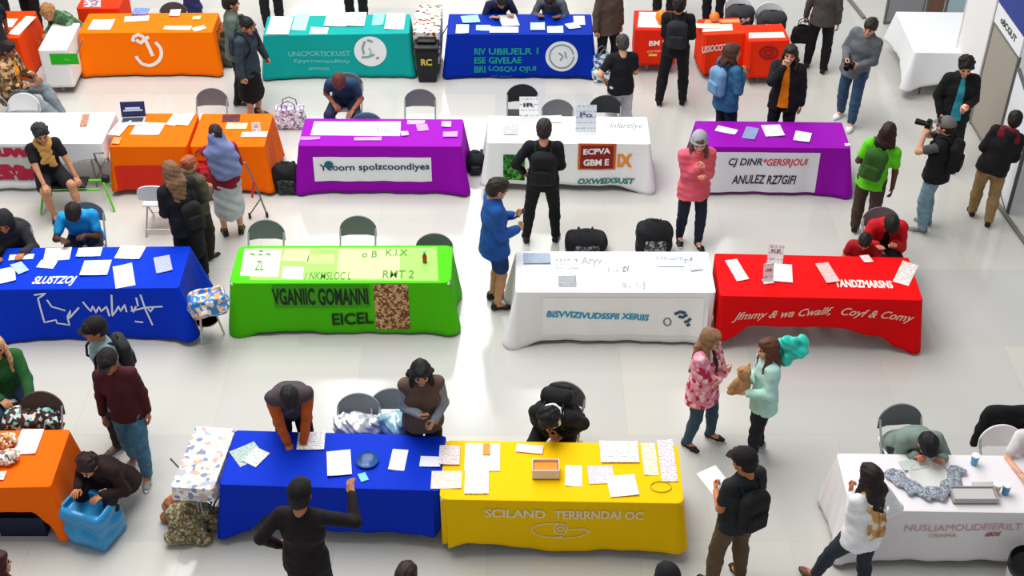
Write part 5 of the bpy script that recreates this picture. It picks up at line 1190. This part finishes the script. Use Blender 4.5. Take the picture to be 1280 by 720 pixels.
# pole with red ribbons
p = at(334, 271); r = empty('trolley_handle', p, R(20), 'thin grey pole trolley with red ribbon beside the lilac shawl', 'trolley')
MB().tube([(0, 0, .04), (-.10, .05, .55), (-.17, .09, .82)], .012, 8).tube([(-.17, .09, .82), (-.23, .10, .84)], .012, 8).build('pole', mat('#7c8088', .35, metal=.6), r, True)
MB().tube([(-.05, .03, .28), (-.22, .05, .05)], .010, 8).build('brace', mat('#7c8088', .35, metal=.6), r, True)
for x, y in ((0, 0), (-.22, .05)): MB().lathe([(.005, -.015), (.035, -.015), (.038, 0), (.035, .015), (.005, .015)], (x, y, .040), 16, Matrix.Rotation(math.pi / 2, 3, 'Y')).build('wheel', mat('#1b1c1f', .6), r, True)
MB().box((-.13, .03, .45), (.03, .012, .26), ry=R(12)).build('ribbon', mat('#d83a3a', .7), r)
# things below the red table
for i, (px, w_, h_, c) in enumerate(((1000, .12, .10, '#e4e4e2'), (1034, .16, .09, '#8b8a88'), (1066, .14, .11, '#f0eeea'))):
    p = at(px, 424); o = MB().box((0, 0, h_ / 2 + .001), (w_, .14, h_), bev=.008).build('carton', mat(c, .7), None, True); o.location = (p.x, p.y + .3, 0); tag(o, ['small white carton under the red table, left of three', 'flat grey carton under the red table, middle of three', 'white carton under the red table, right of three'][i], 'box')
p = at(592, 684); r = MB().box((0, 0, .07), (.34, .16, .14), bev=.02).build('clear_storage_tub', mat('#d8cfc8', .3), None, True); r.location = (p.x, p.y + .18, 0); tag(r, 'pale storage tub on the floor under the yellow table', 'box')
# round bin at the lower right corner
r = empty('waste_bin', at(1276, 742), 0, 'round pale bin with black liner at the lower right corner', 'bin')
MB().lathe([(.14, 0), (.17, .02), (.20, .40), (.19, .42), (.16, .05), (.01, .04)], n=28).build('bin_body', mat('#b8b6b4', .5), r, True)
MB().lathe([(.190, .33), (.207, .37), (.207, .45), (.195, .47), (.17, .40), (.10, .36)], n=28).build('liner', mat('#15161a', .35), r, True)

# ---------------------------------------------------------------- small cloth covered tables
t23 = Cloth([(60, 62), (97, 61), (86, 30), (54, 30)], 'white cloth on a small table with a bright green band', '#f0f3f4', hem=.12, tight='FRBL', ph=30)
t23.fpanel('green_band', '#25b81e', 61, 68, 99, 81); t23.ftext('Wm', '#a8e8a0', (80, 76), (88, 76), .03, off=.009)
t24 = Cloth([(518, 40), (552, 40), (550, 6), (519, 6)], 'white speckled cloth on the small table behind the black bin', '#eef0ec', hem=.2, tight='FRBL', ph=31, kind='print', c2=['#f4f6f2', '#e8eae6', '#4a4c4a', '#f2f4f0', '#d8dad6', '#b0454a', '#f4f6f2', '#c8cc9a', '#f0f2ee'])
t25 = Cloth([(213, 608), (269, 612), (291, 536), (246, 533)], 'patchwork patterned cloth left of the plain blue tablecloth', '#f2f0ee', hem=.58, tight='R', flare=.02, ph=32, kind='print', c2=['#f6f4f2', '#c9cede', '#e6dccb', '#f2f0ee', '#8d93b4', '#f4f2f0', '#d8b0a4', '#f0e2b8', '#f4f4f4', '#b4bcc8'], )
t26 = Cloth([(100, 10), (156, 10), (152, -12), (104, -12)], 'red cloth on a table cut off by the top edge behind the swirl table', '#ee3a10', hem=.1, tight='FRBL', ph=33)
t26.tpanel('grey_print', '#b8a0a8', [(104, 9), (126, 9), (126, -8), (106, -8)], kind='print', c2=['#8a6a78', '#d8d0d4'])

# ---------------------------------------------------------------- display boards at the right
def board(a, b_, h0, h1, m, label, frame='#6d6a66', header=None, group=None):
    a, b_ = at(*a), at(*b_); d = b_ - a; L_2 = d.length; an = math.atan2(d.y, d.x); c = (a + b_) / 2
    r = empty('display_board', (c.x, c.y, 0), an, label, 'display board', group)
    MB().box((0, 0, (h0 + h1) / 2), (L_2 - .04, .03, h1 - h0)).build('board_panel', m, r)
    mf = mat(frame, .5)
    for sx in (-1, 1): MB().box((sx * (L_2 / 2 - .015), 0, (h1 + .02) / 2), (.030, .045, h1 + .02)).build('post', mf, r)
    MB().box((0, 0, h1 + .012), (L_2 - .06, .045, .03)).build('top_rail', mf, r); MB().box((0, 0, h0 - .012), (L_2 - .06, .045, .03)).build('bottom_rail', mf, r)
    if header: header(r, L_2, h1)
    return r
board((1184, 114), (1212, 152), .06, 1.95, mat('#f0eeee', .6, 'paper', c2='#c9c4c8', scale=.3), 'white display board with faint print behind the teal shirt', '#dcd6da')
def hd_(r, L, h):
    MB().box((0, 0, h + .17), (L, .035, .28)).build('header_strip', mat('#eceef0', .6), r)
    V, F = glyphs('oBCGUT', .04); a = V.min(0); q = V.max(0) - a; V = (V - a) / q
    for sy in (-1,): MB().add([(-L * .3 + L * .6 * v[0], sy * .020, h + .12 + .10 * v[1]) for v in V], F).build('lettering', mat('#23262e', .6), r)
    MB().box((0, 0, h + .52), (L, .03, .40)).build('blue_sign', mat('#14348c', .5), r)
    for sx in (-1, 1): MB().box((sx * L * .4, 0, h + .36), (.04, .02, .8)).build('bracket', mat('#8c9096', .5), r)
board((1213, 154), (1241, 203), .06, 1.62, mat('#a39c90', .8), 'tan display board in a grey frame under a blue sign', '#716e69', hd_)
board((1242, 205), (1259, 268), .02, 1.5, mat('#e9ebf0', .45), 'white glossy display board with a dark edge at the right', '#5a5a5e')
board((1262, 272), (1300, 330), .05, 1.9, mat('#b0a698', .8), 'tan display board cut off by the right edge', '#6a6762') if False else None
a, b_ = at(1237, 243), at(1296, 326); d = b_ - a; c = (a + b_) / 2
o = MB().box((0, 0, .02), (d.length, .05, .04)).build('trim_1', mat('#77726b', .5)); o.location = (c.x, c.y, 0); o.rotation_euler = (0, 0, math.atan2(d.y, d.x)); o['kind'] = 'structure'
a, b_ = at(1056, -6), at(1080, 24); d = b_ - a; c = (a + b_) / 2
o = MB().box((0, 0, .02), (d.length, .06, .04)).build('trim_2', mat('#77726b', .5)); o.location = (c.x, c.y, 0); o.rotation_euler = (0, 0, math.atan2(d.y, d.x)); o['kind'] = 'structure'
board((1104, 30), (1152, 26), .04, 1.5, mat('#9a9ba0', .7), 'grey display board behind the plain white table'); board((1154, 26), (1176, 25), .04, 1.5, mat('#7c5a4c', .7), 'brown display board behind the plain white table'); board((1178, 25), (1212, 24), .04, 1.5, mat('#b4cad6', .6), 'light blue display board behind the plain white table')

# ---------------------------------------------------------------- leaflets and sheets
for a in (
 (127, 31, 28, 12, 0, 'white sheet on the left end of the swirl-emblem orange table'), (171, 24, 30, 6, 8, 'long white leaflet strip on the swirl-emblem orange table'), (176, 15, 20, 8, 0, 'blue white booklet at the back of the swirl-emblem table', '#5a76c8', 'paper', '#e6e8f4'),
 (219, 17, 13, 8, 5, 'small pink white card at the back of the swirl-emblem table', '#f0dcd8'), (222, 35, 34, 5, 0, 'long pale strip along the front of the swirl-emblem table', '#fbeccb'), (249, 36, 16, 5, 30, 'folded pale strip near the right corner of the swirl-emblem table', '#f7ead0'), (246, 23, 10, 4, 0, 'tiny pale note on the swirl-emblem table', '#fbd9a0'),
 (350, 33, 28, 22, 0, 'large white sheet at the left end of the turquoise table'), (376, 27, 18, 22, 0, 'pale aqua sheet beside the large white one on turquoise', '#a8f4ee'), (399, 39, 22, 8, 0, 'small white sheet at the front of the turquoise table'), (421, 25, 28, 17, 0, 'white sheet in the middle of the turquoise table'), (446, 25, 22, 17, 0, 'white sheet with thin lines right of the middle on turquoise'), (473, 24, 14, 15, 0, 'mint green round-cornered sheet on the turquoise table', '#8ff0d8'), (494, 27, 24, 20, 0, 'white sheet at the right end of the turquoise table'),
 (578, 37, 16, 11, 0, 'white card at the left front of the dark blue table'), (588, 25, 22, 9, 10, 'pale blue leaflet near the left back of the dark blue table', '#a9d8f4', 'paper', '#3c8cd8'), (604, 35, 18, 7, 0, 'pale blue card at the front of the dark blue table', '#bfe0f4', 'paper', '#3f7fc8'), (636, 26, 22, 14, 10, 'white oval-ish sheet in the middle of the dark blue table'), (630, 38, 36, 7, 0, 'long white strip at the front of the dark blue table', '#eef6fa'),
 (672, 34, 18, 9, 0, 'light blue and white card right of centre on the dark blue table', '#cfe2f4', 'paper', '#2f7fd0'), (694, 37, 20, 8, 0, 'pale green white card on the dark blue table', '#dcecdc'), (724, 26, 14, 11, 0, 'white booklet at the right end of the dark blue table'), (716, 33, 16, 7, 20, 'small white folded flyer at the right end of the dark blue table', '#e6eefa'),
 (8, 30, 22, 10, 0, 'white sheet on the orange table in the top left corner'), (28, 32, 14, 22, -8, 'white sheet with an orange square on the top left table', '#f7f4f0', 'paper', '#f0a040'),
 (885, 33, 30, 6, 0, 'cream strip on the red table below the backpacks', '#eee2d4'),
 (106, 151, 9, 15, 8, 'brown and white flyer on the bare white table', '#b06a48', 'paper', '#f0e4d8'), (150, 161, 16, 18, -12, 'white sheet at the left of the left orange table'), (185, 161, 36, 15, -4, 'wide white sheet in the middle of the left orange table'), (218, 150, 12, 14, -8, 'white sheet with blue lines at the back of the left orange table'), (232, 150, 16, 14, -8, 'white sheet with grey blocks right of the blue-lined one', '#f4f4f6', 'paper', '#8a9ac0'), (146, 177, 10, 8, 0, 'small orange card at the corner of the left orange table', '#f08a3c', 'paper', '#f8e0c8'),
 (289, 148, 22, 9, 5, 'dark folder with red and white picture on the right orange table', '#2c2228', 'paper', '#c83c3c'), (296, 158, 26, 7, 0, 'cream sheet on the right orange table', '#f6dcb0'), (318, 169, 32, 6, 0, 'white strip at the front of the right orange table'),
 (506, 168, 9, 5, 10, 'tiny pink note beside the long white strip on purple', '#f0c8f0'), (520, 153, 22, 5, 0, 'scribbled pale pink flyer on the middle purple table', '#ecb4f0', 'paper', '#a040b8'), (528, 160, 14, 8, 12, 'pale violet flyer on the middle purple table', '#dca0e8', 'paper', '#9030a8'), (558, 156, 12, 7, 0, 'small pink booklet near the right end of the middle purple table', '#ecb0e4', 'paper', '#f4d8a0'), (563, 169, 18, 6, 0, 'pink strip at the right front of the middle purple table', '#dc9ae6'), (388, 173, 24, 4, 0, 'lilac strip at the left front of the middle purple table', '#cf8ce0'), (460, 174, 34, 4, 0, 'lilac strip at the middle front of the middle purple table', '#cf90e0', 'paper', '#f0d8f4'),
 (638, 163, 18, 12, 0, 'oval grey and dark sticker sheet on the second-row white table', '#c4c6ca', 'paper', '#3c3e44'), (690, 150, 24, 8, 0, 'white leaflet behind the head of the person with black backpack', '#e6e8ec'),
 (908, 163, 26, 7, -25, 'scattered white tickets in a chain on the right purple table', '#f2ecf6'), (938, 167, 16, 15, -20, 'blue grey leaflet on the right purple table', '#8fa0c8', 'paper', '#45548c'), (966, 164, 24, 14, 4, 'white crumpled booklet in the middle of the right purple table', '#efeef4', 'paper', '#9a8ab0'), (1003, 172, 20, 12, -18, 'plain white sheet on the right purple table'), (1059, 181, 6, 3, 0, 'tiny white card at the corner of the right purple table'),
 (27, 322, 30, 6, 6, 'white strip at the back left of the royal blue table'), (8, 345, 22, 18, 20, 'white crumpled flyers at the left end of the royal blue table', '#e4ecfa', 'paper', '#4a78d8'), (25, 336, 14, 14, 40, 'pale blue confetti card on the royal blue table', '#b8d0f8', 'paper', '#2c5cd0'), (72, 318, 32, 15, 8, 'large white sheet under the hands of the blue shirt'), (59, 331, 22, 9, -8, 'white sheet overlapping the large one at its lower left'), (112, 316, 30, 11, 4, 'white booklet with a blue line in front of the blue shirt', '#f4f6f8', 'paper', '#7ab8d8'), (120, 336, 34, 18, 3, 'white form with red and black marks on the royal blue table', '#f2f2f0', 'paper', '#9a6a70'), (155, 345, 24, 28, 18, 'tilted lavender white sheet on the royal blue table', '#dcdcec', 'paper', '#8488a8'), (163, 316, 32, 16, -5, 'rounded white sheet right of the booklet on the royal blue table'), (204, 331, 20, 20, 18, 'greyish lavender sheet at the right of the royal blue table', '#b8bce0', 'paper', '#7880a8'),
 (671, 324, 34, 13, 0, 'blue grey photo booklet at the left of the third-row white table', '#a9b8cc', 'paper', '#5f6f88'), (708, 331, 26, 10, 4, 'white card with dense grey print on the third-row white table', '#dcdee2', 'paper', '#50555c'), (709, 352, 22, 13, 0, 'small dark printed block on the third-row white table', '#a8abb0', 'paper', '#40444a'), (838, 330, 34, 8, 0, 'pale lilac leaflet at the right of the third-row white table', '#e4e6f4', 'paper', '#98a0c4'), (868, 333, 16, 12, 10, 'grey circles card at the right end of the third-row white table', '#e0e2e4', 'paper', '#6a6e74'), (770, 332, 20, 10, 30, 'white leaflet with a few dark strokes in the middle of the third-row white table', '#f4f4f6', 'paper', '#8c9096'),
 (921, 338, 16, 26, 12, 'white card with dark code pattern at the left of the red table', '#f4e8e6', 'paper', '#5c4a50'), (978, 342, 24, 22, -8, 'blank white sheet behind the standing cards on the red table'), (1034, 342, 17, 24, 10, 'pink card with grey top on the red table', '#f0c0bc', 'paper', '#7a7c84'), (1132, 342, 20, 28, -28, 'tilted white red card with black square at the right of the red table', '#f4e4e2', 'paper', '#3c3c40'), (1083, 324, 12, 9, 12, 'small white card under the hands of the person in red', '#f4e8e4', 'paper', '#d04040'),
 (36, 553, 28, 30, 2, 'white sheet on the front-row orange table'), (3, 596, 8, 10, 0, 'small white blue card at the left edge of the front-row orange table', '#e8ecf4', 'paper', '#2c50a0'),
 (309, 568, 34, 22, 35, 'fanned grey green leaflets on the plain blue table, upper', '#b4c8c4', 'paper', '#4a5c60'), (320, 572, 22, 20, -30, 'white grey leaflet lying across the fanned ones', '#dfe6e4', 'paper', '#57686c'), (389, 552, 34, 22, 3, 'white form with black blocks under the writing hands', '#f0f1f4', 'paper', '#33363c'), (424, 580, 30, 31, 8, 'square white sheet in the middle of the plain blue table'), (498, 575, 20, 26, -5, 'white notepad right of the dark blue plate', '#f6f2f6'), (454, 597, 10, 10, 25, 'small light blue paper scrap on the plain blue table', '#7fc8f4'), (538, 578, 26, 13, -3, 'white card lying near the right end of the plain blue table', '#e8eefa'),
 (562, 570, 26, 24, 0, 'pinkish striped brochure on the left end of the yellow table, top one', '#efe2e0', 'paper', '#a08c90'), (558, 600, 38, 22, 0, 'pinkish striped brochure on the left end of the yellow table, bottom one', '#f3e6e2', 'paper', '#d8b060'), (603, 572, 44, 34, 0, 'wide white sheet with an orange tag on the yellow table', '#fbfaf6'), (596, 602, 30, 32, 0, 'white sheet with a small dark drawing on the yellow table', '#faf9f6', 'paper', '#8890a0'), (608, 563, 9, 14, 0, 'orange tag on the wide white sheet', '#e09a3c'),
 (717, 595, 21, 26, -2, 'small white sheet in the middle of the yellow table'), (751, 594, 32, 22, 3, 'pink lined card on the yellow table', '#f6dce0', 'paper', '#c888b8'), (778, 608, 36, 26, 6, 'white sheet overlapping the pink lined card'), (774, 566, 48, 26, 0, 'white sheet with a dark plant drawing on the yellow table', '#f6f5f0', 'paper', '#5a6050'), (812, 574, 18, 40, 0, 'pale sticker strip at the right of the yellow table', '#efe6d4', 'paper', '#b09a40'), (834, 576, 20, 52, 0, 'pink white sticker strip with dark round print, right end of yellow table', '#efdfe2', 'paper', '#4a5a90'), (662, 562, 34, 10, -8, 'pale pink lid sheet behind the leaflet box', '#f4dcdc'),
 (1142, 582, 34, 12, 12, 'pale green grey folded cloth sheet at the back of the lower right table', '#c4d2cc'), (1232, 606, 34, 6, 0, 'grey strip above the tray on the lower right table', '#c2c2c2')):
    a = list(a); big = '#f7f6f3' if len(a) < 7 else a[6]
    base = a[:6]; kw = {}
    if len(a) > 7: kw = dict(kind=a[7], c2=a[8])
    sheet(*base, c=big, **({'kind': 'plain'} if len(a) <= 7 and len(a) == 7 else {}), **kw)

p = at(531, 328, TH); r = empty('spray_bottle', (p.x, p.y, TH + .003), 0, 'small pale blue and red bottle at the right end of the lime green table', 'bottle')
MB().lathe([(.026, 0), (.028, .09), (.012, .12), (.010, .14)]).build('bottle_body', mat('#b8402c', .4), r, True)
MB().lathe([(.013, .135), (.016, .17), (.010, .185)]).box((0, -.02, .175), (.02, .05, .016)).build('cap', mat('#8cc4e4', .4), r, True)
